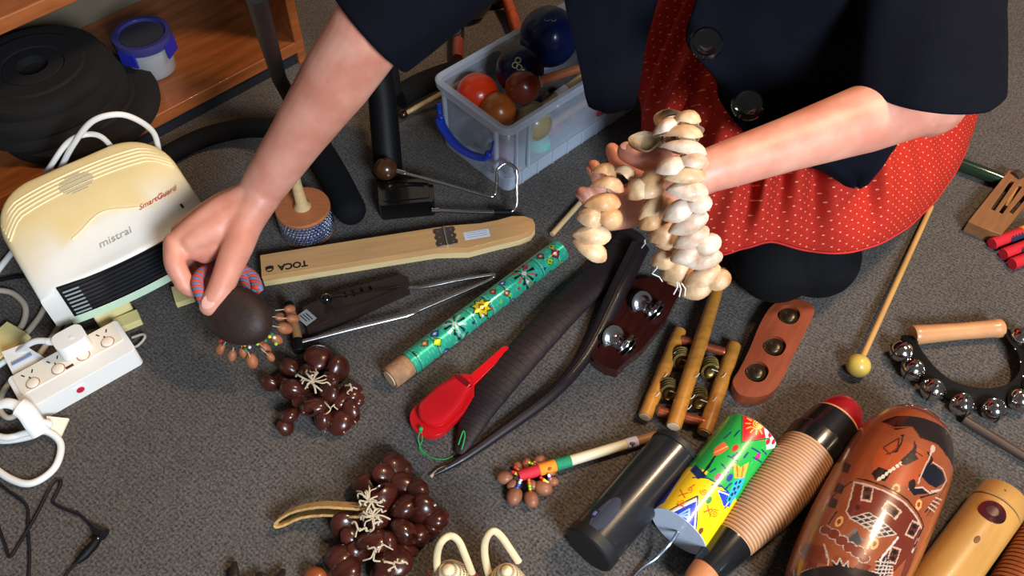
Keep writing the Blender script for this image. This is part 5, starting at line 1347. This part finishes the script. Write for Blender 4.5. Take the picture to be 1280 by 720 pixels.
# top centre maracas on carpet
def maraca2(pts, r, mats, label, head, hm):
    t = thing('maraca', label, 'maraca', V((pts[0].x, pts[0].y, 0)), 'maracas on the carpet behind the box')
    for i in range(len(pts)-1):
        g = G(); g.tube([pts[i], (pts[i]+pts[i+1])/2, pts[i+1]], [r*(.85 if i == 0 else 1), r, r*.95], 18); obj('handle_section', g, mats[i], t, bevel=.001)
    g = G(); g.ell(head[0], head[1], seg=30); obj('gourd_head', g, hm, t); return t
dr = gloss('dull_red_lacquer', (128, 44, 28), var=.3)
maraca2([W(572, 72, .013), W(573, 50, .016), W(574, 34, .018), W(576, 22, .02)], .0105, [dr, gb, dr], 'red and black handled maraca lying behind the box left of the orange one', (W(588, -4, .042), .042), gloss('brown_gourd', (84, 60, 44), var=.4))
maraca2([W(647, 40, .014), W(640, 18, .018), W(634, 2, .022)], .011, [gloss('orange_lacquer', (176, 70, 24), var=.5, vscale=50)]*2, 'mottled orange handled maraca lying behind the box at the top edge', (W(622, -14, .03), .032), gloss('brown_gourd2', (70, 40, 26), var=.4))
# ---------------------------------------------------------------- person
skin = bpy.data.materials.new('skin'); skin.use_nodes = True
nt = skin.node_tree; N = nt.nodes; L = nt.links; b = N['Principled BSDF']
b.inputs['Roughness'].default_value = .48; b.inputs['Subsurface Weight'].default_value = .25
b.inputs['Subsurface Radius'].default_value = (1, .35, .2); b.inputs['Subsurface Scale'].default_value = .006
tc = N.new('ShaderNodeTexCoord'); n1 = N.new('ShaderNodeTexNoise'); n1.inputs['Scale'].default_value = 22; n1.inputs['Detail'].default_value = 6
cr = N.new('ShaderNodeValToRGB'); cr.color_ramp.elements[0].position = .35; cr.color_ramp.elements[1].position = .65
cr.color_ramp.elements[0].color = rgb(206, 130, 106); cr.color_ramp.elements[1].color = rgb(226, 158, 134)
n2 = N.new('ShaderNodeTexNoise'); n2.inputs['Scale'].default_value = 260; n2.inputs['Detail'].default_value = 3
bp = N.new('ShaderNodeBump'); bp.inputs['Strength'].default_value = .12; bp.inputs['Distance'].default_value = .001
L.new(tc.outputs['Object'], n1.inputs['Vector']); L.new(tc.outputs['Object'], n2.inputs['Vector'])
L.new(n1.outputs['Fac'], cr.inputs['Fac']); L.new(cr.outputs['Color'], b.inputs['Base Color'])
L.new(n2.outputs['Fac'], bp.inputs['Height']); L.new(bp.outputs['Normal'], b.inputs['Normal'])
navy = M('navy_knit', (11, 12, 22), .9, var=.3, vscale=20, bump=.3, bscale=700, spec=.15)
tights = M('black_tights', (10, 10, 12), .85, bump=.2, bscale=600, spec=.2)

def limb(g, pts, rads, seg=20, n=5, flat=1.0, up=None):
    """closed tapering limb with rounded ends"""
    P_ = spline(pts, n); m = len(P_); k = len(rads)
    rr5 = [float(np.interp(i/(m-1)*(k-1), range(k), rads)) for i in range(m)]
    g.tube(P_, rr5, seg, flat=flat, up=up)
    g.ell(P_[0], rr5[0]*(1 if flat == 1 else .9 if False else flat), seg=16); g.ell(P_[-1], rr5[-1]*flat, seg=16)

pelv = V((.47, 1.22, .26)); chest = V((.30, 1.04, .50))
shR = V((.09, .97, .56)); shL = V((.43, 1.00, .56))
elR = W(462, 38, .39); wrR = W(326, 238, .175)
elL = W(1160, 122, .375); wrL = W(884, 214, .365)
root = thing('person', 'kneeling person in navy cardigan and red spotted dress, holding rattles in both hands', 'person', V((.45, 1.05, 0)))
g = G()
# torso
limb(g, [pelv, (pelv+chest)/2+V((0, .02, .03)), chest, (shR+shL)/2+V((0, -.01, .0))], [.135, .115, .125, .09], 28)
limb(g, [shR+V((.03, 0, -.01)), (shR+shL)/2, shL-V((.03, 0, .01))], [.052, .07, .052], 20)
neck = (shR+shL)/2+V((-.01, -.05, .05)); head = neck+V((-.02, -.10, .09))
limb(g, [(shR+shL)/2, neck, head+V((0, .03, -.02))], [.06, .05, .05], 20)
fd = V((-.15, -.62, -.77)).normalized()   # face looks down at the floor
hm = frame(head, head+fd, up=(0, -1, .8), origin=head)
def hp(x, y, z): return hm @ V((x, y, z))
g.ell(head, (.098, .074, .100), hm.to_3x3(), 28)          # skull: x forward, z crown
g.ell(hp(.035, 0, -.055), (.058, .052, .062), hm.to_3x3(), 20)   # jaw
g.ell(hp(.095, 0, -.022), (.018, .011, .020), hm.to_3x3(), 12)  # nose
g.ell(hp(.098, 0, -.032), (.012, .015, .009), hm.to_3x3(), 12)
g.ell(hp(.080, 0, -.062), (.014, .024, .008), hm.to_3x3(), 12); g.ell(hp(.078, 0, -.075), (.014, .021, .008), hm.to_3x3(), 12)
for s in (-1, 1):
    g.ell(hp(.0, s*.074, -.02), (.018, .008, .030), hm.to_3x3(), 14)
    g.ell(hp(.086, s*.03, .012), (.010, .022, .007), hm.to_3x3(), 12)
# right arm (at the left of the picture)
limb(g, [shR, (shR+elR)/2+V((0, 0, .01)), elR], [.052, .046, .041])
fa = elR+(wrR-elR)
limb(g, [elR, elR+(wrR-elR)*.28, elR+(wrR-elR)*.62, wrR], [.0450, .0425, .0345, .0280], 24)
# right hand : fist seen from the thumb side
def C(*a): return W(*a)
mcp = [C(219, 304, .150), C(226, 290, .128), C(236, 285, .106), C(248, 284, .086)]
for m_, r_ in zip(mcp, (.0135, .0135, .0125, .0115)):
    limb(g, [wrR+V((-.006, -.006, -.004)), (wrR+m_)/2+V((0, 0, .006)), m_], [.0235, .0185, r_], 18)
limb(g, [C(300, 262, .165), C(270, 285, .158), C(240, 302, .152)], [.024, .023, .016], 20)
limb(g, [C(302, 268, .148), C(280, 290, .135)], [.028, .024], 20)
limb(g, [C(290, 290, .148), C(262, 308, .140), C(240, 312, .142)], [.022, .0165, .014], 20)
g.ell(C(256, 314, .134), .0165, seg=14)
# index curls down over the rope
limb(g, [mcp[0], C(219, 330, .140), C(230, 352, .122)], [.0150, .0138, .0118], 16)
limb(g, [C(229, 354, .122), C(240, 362, .112), C(252, 355, .104)], [.0118, .0105, .0090], 16)
pips = [C(222, 335, .112), C(234, 334, .090), C(246, 330, .072)]
tips = [C(250, 352, .088), C(258, 345, .072), C(266, 338, .058)]
for m_, p_, t_, r_ in zip(mcp[1:], pips, tips, (.0115, .0108, .0095)):
    limb(g, [m_, p_], [r_*1.05, r_*.98], 16); limb(g, [p_, (p_+t_)/2+V((0, -.006, -.006)), t_], [r_*.98, r_*.92, r_*.85], 16)
# thumb
limb(g, [wrR+V((.004, -.008, 0)), C(308, 276, .160), C(298, 306, .150)], [.024, .0230, .0200], 18)
limb(g, [C(298, 306, .150), C(284, 340, .138)], [.0200, .0172], 18)
limb(g, [C(284, 340, .138), C(274, 364, .128), C(262, 382, .118)], [.0172, .0160, .0135], 18)
# left arm (at the right of the picture)
limb(g, [shL, (shL+elL)/2, elL], [.052, .046, .043])
limb(g, [elL, elL+(wrL-elL)*.30, elL+(wrL-elL)*.65, wrL], [.0385, .0365, .0285, .0225], 24)
# left hand, palm turned up under the shell strings
palm = C(838, 240, .345)
limb(g, [wrL, C(862, 224, .358), palm], [.0225, .0235, .0230], 20)
mL = [C(812, 222, .350), C(806, 236, .338), C(804, 252, .328), C(808, 268, .320)]
for m_, r_ in zip(mL, (.0115, .0115, .011, .010)):
    limb(g, [C(862, 226, .352), (palm+m_)/2, m_], [.019, .0155, r_], 16)
fing = [([mL[0], C(788, 212, .352), C(771, 200, .358), C(765, 187, .364)], [.0110, .0098, .0090, .0078]),
        ([mL[1], C(776, 244, .328), C(752, 236, .338), C(742, 208, .358)], [.0112, .0100, .0090, .0076]),
        ([mL[2], C(774, 262, .314), C(744, 262, .316), C(728, 240, .334)], [.0110, .0098, .0088, .0074]),
        ([mL[3], C(784, 276, .306), C(762, 280, .304), C(748, 268, .316)], [.0098, .0088, .0080, .0066])]
for pts, rads in fing:
    limb(g, pts[:2], rads[:2], 16); limb(g, pts[1:3], rads[1:3], 16); limb(g, pts[2:], rads[2:], 16)
limb(g, [C(860, 216, .368), C(836, 208, .380)], [.0185, .0158], 18)
limb(g, [C(836, 208, .380), C(810, 199, .390)], [.0158, .0126], 18)
limb(g, [C(810, 199, .390), C(796, 194, .390), C(783, 190, .386)], [.0128, .0124, .0102], 18)
# legs
knR = W(972, 338, .055); knL = W(1024, 332, .055)
knR.z = knL.z = .058
for s, kn in ((-1, knR), (1, knL)):
    hip = pelv+V((s*.085, -.02, -.03))
    limb(g, [hip, (hip+kn)/2-V((0, 0, .005)), kn+V((0, .03, .002))], [.082, .066, .050], 22)
    ank = kn+V((s*.03, .40, -.012)); limb(g, [kn+V((0, .015, 0)), kn+V((s*.01, .16, .0)), ank], [.054, .050, .034], 20)
    limb(g, [ank, ank+V((0, .06, -.01)), ank+V((0, .15, -.022))], [.034, .03, .022], 18)
body = voxel('body', g, skin, root, .0028, 5)
# nails
nail = M('nail', (236, 176, 160), .25, coat=.4)
def nailp(p, q, r, toward):
    d = (V(q)-V(p)).normalized(); m = frame(p, q, up=toward, origin=V(q)-d*r*.35)
    g = G(m); g.ell((0, 0, r*.93), (r*.72, r*.60, r*.12), seg=14); return g
for (p, q, r, up_) in ((C(274, 364, .128), C(262, 382, .118), .0135, (.1, -.5, 1)), (C(796, 194, .390), C(783, 190, .386), .0102, (0, -.2, 1)),
                       (C(752, 236, .338), C(742, 208, .358), .0076, (-1, -.3, .2)), (C(744, 262, .316), C(728, 240, .334), .0074, (-1, -.3, .2))):
    obj('fingernail', nailp(p, q, r, up_), nail, root)
# hair
g = G(); g.ell(hp(-.018, 0, .02), (.100, .086, .102), hm.to_3x3(), 28)
limb(g, [hp(-.06, 0, .0), hp(-.09, 0, -.06), hp(-.085, 0, -.12)], [.07, .06, .035], 18)
voxel('hair', g, M('brown_hair', (64, 42, 28), .5, var=.5, vscale=60, stretch=(1, 1, 8)), root, .006, 4)

# tights: black legs
g = G()
for s, kn in ((-1, knR), (1, knL)):
    hip = pelv+V((s*.085, -.02, -.03))
    limb(g, [hip, (hip+kn)/2-V((0, 0, .005)), kn+V((0, .03, .002))], [.086, .070, .054], 22)
    ank = kn+V((s*.03, .40, -.012)); limb(g, [kn+V((0, .015, 0)), kn+V((s*.01, .16, .0)), ank], [.0595, .054, .038], 20)
    limb(g, [ank, ank+V((0, .06, -.01)), ank+V((0, .15, -.022))], [.038, .034, .026], 18)
    g.ell(kn+V((0, .005, .0)), (.056, .050, .054))
limb(g, [knR+V((.01, .03, -.01)), knL+V((-.01, .03, -.01))], [.05, .05], 18)
voxel('tights', g, tights, root, .005, 5, post=lambda c: V((c.x, c.y, max(c.z, .001))))

# dress: skirt draped over the thighs
dress = bpy.data.materials.new('red_spotted_cotton'); dress.use_nodes = True
nt = dress.node_tree; N = nt.nodes; L = nt.links; b = N['Principled BSDF']
b.inputs['Roughness'].default_value = .9; b.inputs['Specular IOR Level'].default_value = .15
uvn = N.new('ShaderNodeUVMap'); uvn.uv_map = 'UV'
def vm(op, a, *bb):
    k = N.new('ShaderNodeVectorMath'); k.operation = op; L.new(a, k.inputs[0])
    for i, x in enumerate(bb):
        if isinstance(x, tuple): k.inputs[i+1].default_value = x
        else: L.new(x, k.inputs[i+1])
    return k
def dots(off):
    s = vm('ADD', uvn.outputs['UV'], (off, off, 0)); fr_ = vm('FRACTION', s.outputs[0]); c = vm('SUBTRACT', fr_.outputs[0], (.5, .5, 0)); l = vm('LENGTH', c.outputs[0])
    k = N.new('ShaderNodeMath'); k.operation = 'LESS_THAN'; L.new(l.outputs['Value'], k.inputs[0]); k.inputs[1].default_value = .075; return k.outputs[0]
ad = N.new('ShaderNodeMath'); ad.operation = 'MAXIMUM'; L.new(dots(0.0), ad.inputs[0]); L.new(dots(.5), ad.inputs[1])
nz = N.new('ShaderNodeTexNoise'); nz.inputs['Scale'].default_value = 900; tc = N.new('ShaderNodeTexCoord'); L.new(tc.outputs['Object'], nz.inputs['Vector'])
cr = N.new('ShaderNodeValToRGB'); cr.color_ramp.elements[0].color = rgb(150, 26, 20); cr.color_ramp.elements[1].color = rgb(194, 52, 36); L.new(nz.outputs['Fac'], cr.inputs['Fac'])
cr.color_ramp.elements[0].position = .3; cr.color_ramp.elements[1].position = .7
mx = N.new('ShaderNodeMix'); mx.data_type = 'RGBA'; L.new(ad.outputs[0], mx.inputs['Factor']); L.new(cr.outputs['Color'], mx.inputs['A']); mx.inputs['B'].default_value = rgb(236, 150, 110)
L.new(mx.outputs['Result'], b.inputs['Base Color'])
hem = [W(803, 150, .09), W(803, 200, .085), W(812, 245, .085), W(850, 292, .095), W(893, 318, .11), W(930, 311, .125), W(965, 303, .13), W(1010, 314, .12), W(1060, 316, .125), W(1105, 302, .12), W(1150, 271, .10), W(1188, 226, .075), W(1212, 165, .05),
       V((.80, 1.27, .02)), V((.78, 1.45, .02)), V((.62, 1.56, .02)), V((.42, 1.56, .02)), V((.27, 1.46, .03)), V((.205, 1.28, .06)), V((.200, 1.14, .085))]
hp_ = spline(hem, 8, closed=True); nh = len(hp_)
wc_ = V((.42, 1.16, .42)); rings_ = []; NT = 30
# arc lengths for cloth coordinates
rows = []
for i in range(NT+1):
    t_ = i/NT; row = []
    for j, h in enumerate(hp_):
        a = math.atan2(h.y-1.16, h.x-.46); wp = V((wc_.x+.135*math.cos(a), wc_.y+.115*math.sin(a), wc_.z))
        e = t_**1.15; zf = t_**.55
        p = V((h.x+(wp.x-h.x)*e, h.y+(wp.y-h.y)*e, 0)); p.z = h.z+(wp.z-h.z)*(.42*t_**.5+.58*t_**1.5)
        amp = .012*(1-t_)**.5*min(1, t_*6+.35)
        ph = j/nh*2*PI
        f = math.sin(ph*13+2.2*math.sin(ph*3)+t_*1.5)+.55*math.sin(ph*23+1.3+2*math.sin(ph*2))
        o_ = V((math.cos(a), math.sin(a), .8)); 
        nn_ = noise.noise(V((p.x*9, p.y*9, 3.1)))*.012*min(1, t_*3)
        p += o_*(amp*f*(.25+.75*min(1, t_*4))+nn_)
        row.append(p)
    rows.append(row)
g = G(); g.rings(rows, caps=False)
me_before = set(bpy.data.meshes)
sk = obj('dress', g, dress, root, sub=1, solid=.0016)
# cloth coordinates from position (vertical projection keeps the dots regular over the lap)
uvl = sk.data.uv_layers.new(name='UV')
for l in sk.data.loops:
    c = sk.data.vertices[l.vertex_index].co; uvl.data[l.index].uv = ((c.x*.94+c.y*.34)/.0165+100, (c.y*.94-c.x*.34+c.z*1.0)/.0165+100)
m_ = sk.modifiers; 
# hem band: narrow turned edge
g = G(); g.tube([p+V((0, 0, .0006)) for p in rows[0]], .0014, 6, closed=True); obj('hem', g, M('hem_red', (196, 40, 34), .8), sk)
# bodice volume
g = G(); limb(g, [pelv+V((-.02, -.02, .1)), (pelv+chest)/2+V((0, 0, .05)), chest], [.125, .135, .14], 28)
bd_ = voxel('bodice', g, M('bodice_red', (206, 46, 38), .8), root, .008, 4)

# cardigan
def sheet(rows_px, name, thick=.006, wav=.004, seed=0):
    """rows of (left px,py,z),(right px,py,z)"""
    A_ = spline([W(*r[0]) for r in rows_px], 5); B_ = spline([W(*r[1]) for r in rows_px], 5); rws = []
    n = 18
    for i, (a, b_) in enumerate(zip(A_, B_)):
        row = []
        for j in range(n+1):
            f = j/n; p = a+(b_-a)*f
            bulge = math.sin(PI*f)*.02
            p = p+V((0, -1, .3))*(bulge+wav*math.sin(f*11+i*.12+seed)+wav*.5*math.sin(f*23+seed*2))
            row.append(p)
        rws.append(row)
    g = G(); g.grid(rws); return obj(name, g, navy, root, sub=1, solid=thick)
sheet([((900, -150, .56), (1190, -150, .60)), ((885, -60, .47), (1185, -60, .50)), ((868, 0, .41), (1180, 0, .43)), ((856, 52, .36), (1172, 40, .38)), ((893, 98, .32), (1160, 80, .33)), ((899, 126, .30), (1150, 115, .30)), ((935, 171, .27), (1140, 145, .27)), ((985, 196, .25), (1128, 170, .25)), ((1028, 214, .23), (1113, 193, .235)), ((1056, 229, .225), (1080, 222, .225))], 'cardigan_front', seed=1)
def tubeblob(pts, rads, name, vox=.006, flat=1):
    g = G(); limb(g, pts, rads, 24, flat=flat); return voxel(name, g, navy, root, vox, 5)
g = G()
# hanging right front, thick folded cloth
rpts = [W(765, -150, .50), W(765, -60, .42), W(762, 0, .365), W(762, 50, .325), W(764, 92, .295), W(764, 122, .275)]
rr6 = [.085, .068, .056, .044, .037, .031]
prs = spline(rpts, 5); rs = []
for i, q in enumerate(prs):
    f = i/(len(prs)-1)*5; r = float(np.interp(f, range(6), rr6)); ring = []
    for k in range(40):
        a = 2*PI*k/40; w_ = 1+.06*math.sin(a*5+i*.15)+.04*math.sin(a*9)
        ring.append(q+V((r*w_*math.cos(a), r*.45*w_*math.sin(a)*.9, r*.45*w_*math.sin(a)*.35)))
    rs.append(ring)
q = prs[-1]; r = .031
for s_, dz in ((.93, -.007), (.75, -.012), (.4, -.0145)): rs.append([q+(p-q)*s_+V((0, -.002, dz)) for p in rs[len(prs)-1]])
g.rings(rs); obj('cardigan_front', g, navy, root)
# torso shell
g = G(); limb(g, [pelv+V((-.02, .02, .06)), (pelv+chest)/2+V((0, .03, .05)), chest+V((0, 0, .01)), (shR+shL)/2], [.155, .15, .15, .10], 28)
limb(g, [shR+V((.03, 0, -.01)), (shR+shL)/2, shL-V((.03, 0, .01))], [.072, .088, .072], 20)
voxel('cardigan_back', g, navy, root, .007, 5)
def sleeve(pts, rads, name, tilt=None, fl=1.0, seed=0, shear=0):
    p = spline(pts, 7); m = len(p); k = len(rads); rs = []
    for i in range(m):
        f = i/(m-1); r = float(np.interp(f*(k-1), range(k), rads)); d = (p[min(i+1, m-1)]-p[max(i-1, 0)]).normalized()
        if i == 0 and tilt is not None: pass
        s_ = d.cross(V((0, 0, 1))).normalized(); w_ = s_.cross(d)
        lip = shear*max(0, 1-f*3.2)
        rs.append([p[i]-d*lip*math.sin(a)+(s_*math.cos(a)+w_*fl*math.sin(a))*r*(1+.035*math.sin(a*4+f*4+seed)+.02*math.sin(a*7+f*9)) for a in [2*PI*j/44 for j in range(44)]])
    g = G(); g.rings(rs, caps=False); return obj(name, g, navy, root, sub=1, solid=.004)
dR = (shR-elR).normalized()
sleeve([elR-dR*.006+V((.004, 0, 0)), elR+(shR-elR)*.35, elR+(shR-elR)*.7, shR+V((.02, 0, 0))], [.0560, .066, .076, .082], 'sleeve')
dL = (shL-elL).normalized()
sleeve([elL+V((-.008, -.006, .018)), elL+(shL-elL)*.3+V((.004, 0, .016)), elL+(shL-elL)*.6+V((.010, 0, .01)), shL-V((.01, 0, 0))], [.074, .077, .080, .085], 'sleeve', fl=.72, seed=2, shear=.045)
btn = M('black_button', (10, 10, 12), .08, coat=1.0)
for (x, y, z, r, tl__) in ((883, 54, .405, .0185, .1), (935, 131, .345, .0185, .1), (968, 166, .30, .0165, 0)):
    c_ = W(x, y, z); n_ = (V((0, 0, CAMH))-c_).normalized(); n_ = (n_+V((.1, .15, .35))).normalized()
    m = Matrix.Translation(c_) @ n_.to_track_quat('Z', 'Y').to_matrix().to_4x4()
    g = G(m); g.lathe([(-.004, 0), (-.004, r*.8), (-.001, r), (.002, r*.96), (.0035, r*.82), (.0022, r*.62), (.0018, r*.3), (.002, 0)], 36, axis='z')
    bb_ = obj('button', g, btn, root)

# ---------------------------------------------------------------- dark round shaker in the fist
sc_ = C(294, 394, .105)
ax_s = (C(322, 432, .075)-C(272, 352, .135)).normalized()
up_s = V((0, -.55, .83))
axn = V((-.05, -.62, .78)).normalized()
_x = (C(342, 418, .102)-C(248, 372, .108)).normalized(); _z = (axn-_x*axn.dot(_x)).normalized(); _y = _z.cross(_x)
m = Matrix((_x, _y, _z)).transposed().to_4x4(); m.translation = sc_
t = thing('seed_shaker', 'dark brown half shell shaker with rope handle gripped in the left fist of the picture', 'shaker', m)
shell_m = M('dark_shell', (52, 34, 26), .6, var=.35, vscale=50, bump=.3, bscale=180)
g = G(m @ Matrix.Diagonal((1.36, 1.0, 1, 1)))
R0 = .0355
g.lathe([(-.012, R0*.93), (-.010, R0), (-.004, R0*1.0), (.004, R0*.96), (.011, R0*.84), (.016, R0*.62), (.019, R0*.34), (.020, 0)], 48, axis='z', caps=False)
g.lathe([(-.012, R0*.93), (-.004, R0*.86), (.006, R0*.7), (.012, R0*.4), (.013, 0)], 48, axis='z', caps=False)
obj('half_shell', g, shell_m, t)
rope_r = M('rope_orange', (222, 78, 44), .7, bump=.3); rope_b = M('rope_blue', (104, 124, 168), .7, bump=.3)
def rope(pts, r, nm):
    p = spline(pts, 14)
    for k in range(4):
        q = []
        for i, c in enumerate(p):
            d = (p[min(i+1, len(p)-1)]-p[max(i-1, 0)]).normalized(); s_ = d.cross(V((0, .3, 1))).normalized(); w_ = s_.cross(d); a = i*.55+k*PI/2
            q.append(c+(s_*math.cos(a)+w_*math.sin(a))*r*.62)
        g = G(); g.tube(q, r*.62, 8); obj(nm, g, rope_r if k % 2 else rope_b, t, label='orange strand' if k % 2 else 'grey blue strand')
rope([C(258, 382, .120), C(249, 364, .126), C(247, 350, .126), C(256, 338, .112), C(280, 330, .098), C(300, 336, .094), C(316, 346, .092), C(322, 362, .092)], .0062, 'rope_strand')
rope([C(290, 330, .100), C(303, 345, .096), C(308, 362, .098)], .005, 'rope_strand')
seedm = M('hanging_seed', (176, 104, 64), .5, var=.3, vscale=60)
rng = random.Random(11)
for i, (x, y, r) in enumerate(((276, 436, 8), (290, 444, 7), (304, 440, 7), (315, 451, 9), (332, 436, 8), (346, 424, 8), (356, 410, 10), (366, 398, 8), (362, 386, 7), (350, 396, 7), (338, 446, 6))):
    c_ = C(x, y, .055+.01*math.sin(i)); g = G(); rot = (c_-sc_).to_track_quat('X', 'Z').to_matrix(); q = r*.00098
    g.ell(c_, (q*1.25, q*.85, q*.8), rot, 14); sd = obj('seed', g, seedm, t)
    a_ = C(297+(x-297)*.72, 396+(y-396)*.80, .075); g = G(); g.tube([a_, (a_+c_)/2, c_], .0007, 5); obj('thread', g, twine, t)
bn = ('bead_lime', 'bead_red', 'bead_green', 'bead_yellow', 'bead_green', 'bead_white')
bcol['bead_green'] = (40, 140, 90)
for i, (x, y) in enumerate(((275, 420), (276, 426), (280, 423), (306, 431), (307, 438), (312, 434), (322, 430), (327, 428), (332, 426), (337, 421), (340, 418), (343, 422), (345, 430))):
    nm = bn[i % 6]; g = G(); g.ell(C(x, y, .078), .0023, seg=8); obj('bead', g, M(nm, bcol[nm], .3, coat=.3), t)

# ---------------------------------------------------------------- shell string rattle over the other hand
t = thing('shell_string_rattle', 'strings of cream nut shells draped over the hand in front of the red dress', 'shell rattle', C(830, 250, .33))
shm = M('cream_shell', (236, 200, 156), .55, col2=(168, 112, 70), vscale=45, bump=.25, bscale=120, coat=.1)
shm2 = M('cream_shell_pale', (242, 222, 200), .5, col2=(186, 140, 108), vscale=45, bump=.25, bscale=120, coat=.1)
shm4 = M('tan_shell', (226, 178, 124), .55, col2=(176, 120, 76), vscale=45, bump=.25, bscale=120, coat=.1)
shm3 = M('brown_edge_shell', (150, 124, 88), .5, col2=(80, 54, 36), vscale=50, bump=.25, bscale=120)
def cup(c, L_, W_, D_, m3):
    """open nut shell half: cupped, with a thick rim"""
    m = Matrix.Translation(c) @ m3.to_4x4(); g = G(m); rs = []
    for s, z in ((.02, -1.0), (.35, -.93), (.65, -.74), (.88, -.42), (1.0, 0), (.97, .08), (.90, .04), (.75, -.30), (.5, -.55), (.2, -.68), (.02, -.7)):
        ring = []
        for k in range(18):
            a = 2*PI*k/18; x = math.cos(a); y = math.sin(a)
            ring.append(V((L_*s*x*(1+.12*y), W_*s*y*(1-.45*max(0, x)**2), D_*z*(1-.25*x*s)+.16*W_*math.sin(2*a+1)*s*s+.05*W_*math.sin(5*a)*s*s)))
        rs.append(ring)
    g.rings(rs); return g
def string_of(pts, n, wpx, hpx, mats, seed, tiltbase=0.0):
    rng = random.Random(seed); p = spline(pts, 12); m = len(p)
    L3 = [p[int(i*(m-1)/(n-1))] for i in range(n)]
    for i, c in enumerate(L3):
        d = (p[min(int(i*(m-1)/(n-1))+3, m-1)]-p[max(int(i*(m-1)/(n-1))-3, 0)]).normalized()
        vw = (V((0, 0, CAMH))-c).normalized()
        s_ = d.cross(vw).normalized(); nrm = s_.cross(d).normalized()
        for side in ((-1, 1) if i % 3 == 0 else (rng.choice((-1, 1)),)):
            wide = 1.0 if i % 3 == 0 else 1.36
            tl__ = side*.22+rng.uniform(-.14, .14)+tiltbase; k_ = depth(c)/F
            x_ = (s_*math.cos(tl__)+d*math.sin(tl__)).normalized(); y_ = nrm.cross(x_).normalized()
            # cup mouth faces back along the string
            zz = (-d*.55+nrm*(.8 if side > 0 else .6)).normalized(); zz = (zz-x_*zz.dot(x_)).normalized(); yy = zz.cross(x_)
            m3 = Matrix((x_, yy, -zz if False else zz)).transposed()
            m3 = Matrix((x_, yy, zz)).transposed() @ Matrix.Rotation(PI, 3, 'X')
            cc3 = c+s_*side*wpx*(.24 if i % 3 == 0 else .05)*k_+d*(side*hpx*.12*k_)
            obj('shell', cup(cc3, wpx*.38*wide*k_*rng.uniform(.92, 1.1), hpx*.60*k_*rng.uniform(.9, 1.1), hpx*.52*k_, m3), rng.choice(mats), t)
    g = G(); g.tube(p, .0012, 6); obj('cord', g, twine, t)
string_of([C(845, 156, .440), C(851, 185, .435), C(852, 214, .425), C(857, 245, .41), C(862, 275, .39), C(868, 305, .365), C(876, 332, .34), C(883, 356, .32)], 13, 53, 24, [shm, shm2, shm2], 4)
string_of([C(806, 232, .390), C(814, 252, .380), C(824, 274, .368), C(836, 302, .350), C(842, 325, .33), C(856, 350, .31)], 9, 43, 25, [shm, shm, shm4], 5)
string_of([C(766, 218, .385), C(760, 238, .385), C(752, 264, .375), C(744, 288, .36), C(733, 314, .345)], 6, 46, 26, [shm, shm, shm4], 6)
rng = random.Random(9)
for (x, y, a) in ((836, 150, .3), (852, 156, -.2), (842, 168, .1), (862, 170, .5), (850, 178, -.4), (806, 176, .2), (822, 182, .3)):
    m3 = Matrix.Rotation(a, 3, 'Z') @ Matrix.Rotation(.6+rng.uniform(-.4, .4), 3, 'X')
    obj('shell', cup(C(x, y, .425 if y < 182 else .400), .0165, .0115, .009, m3), shm3 if rng.random() < .55 else shm2, t)
for (a, b_) in (((822, 330), (815, 342)), ((815, 342), (828, 352)), ((846, 352), (842, 368)), ((852, 354), (856, 370)), ((848, 353), (849, 371)), ((758, 262), (752, 272)), ((770, 250), (774, 240)), ((806, 300), (802, 310))):
    g = G(); g.tube([C(*a, .33), (C(*a, .33)+C(*b_, .32))/2+V((.002, 0, .001)), C(*b_, .32)], .0006, 5); obj('loose_cord', g, M('white_cord', (226, 218, 206), .7), t)
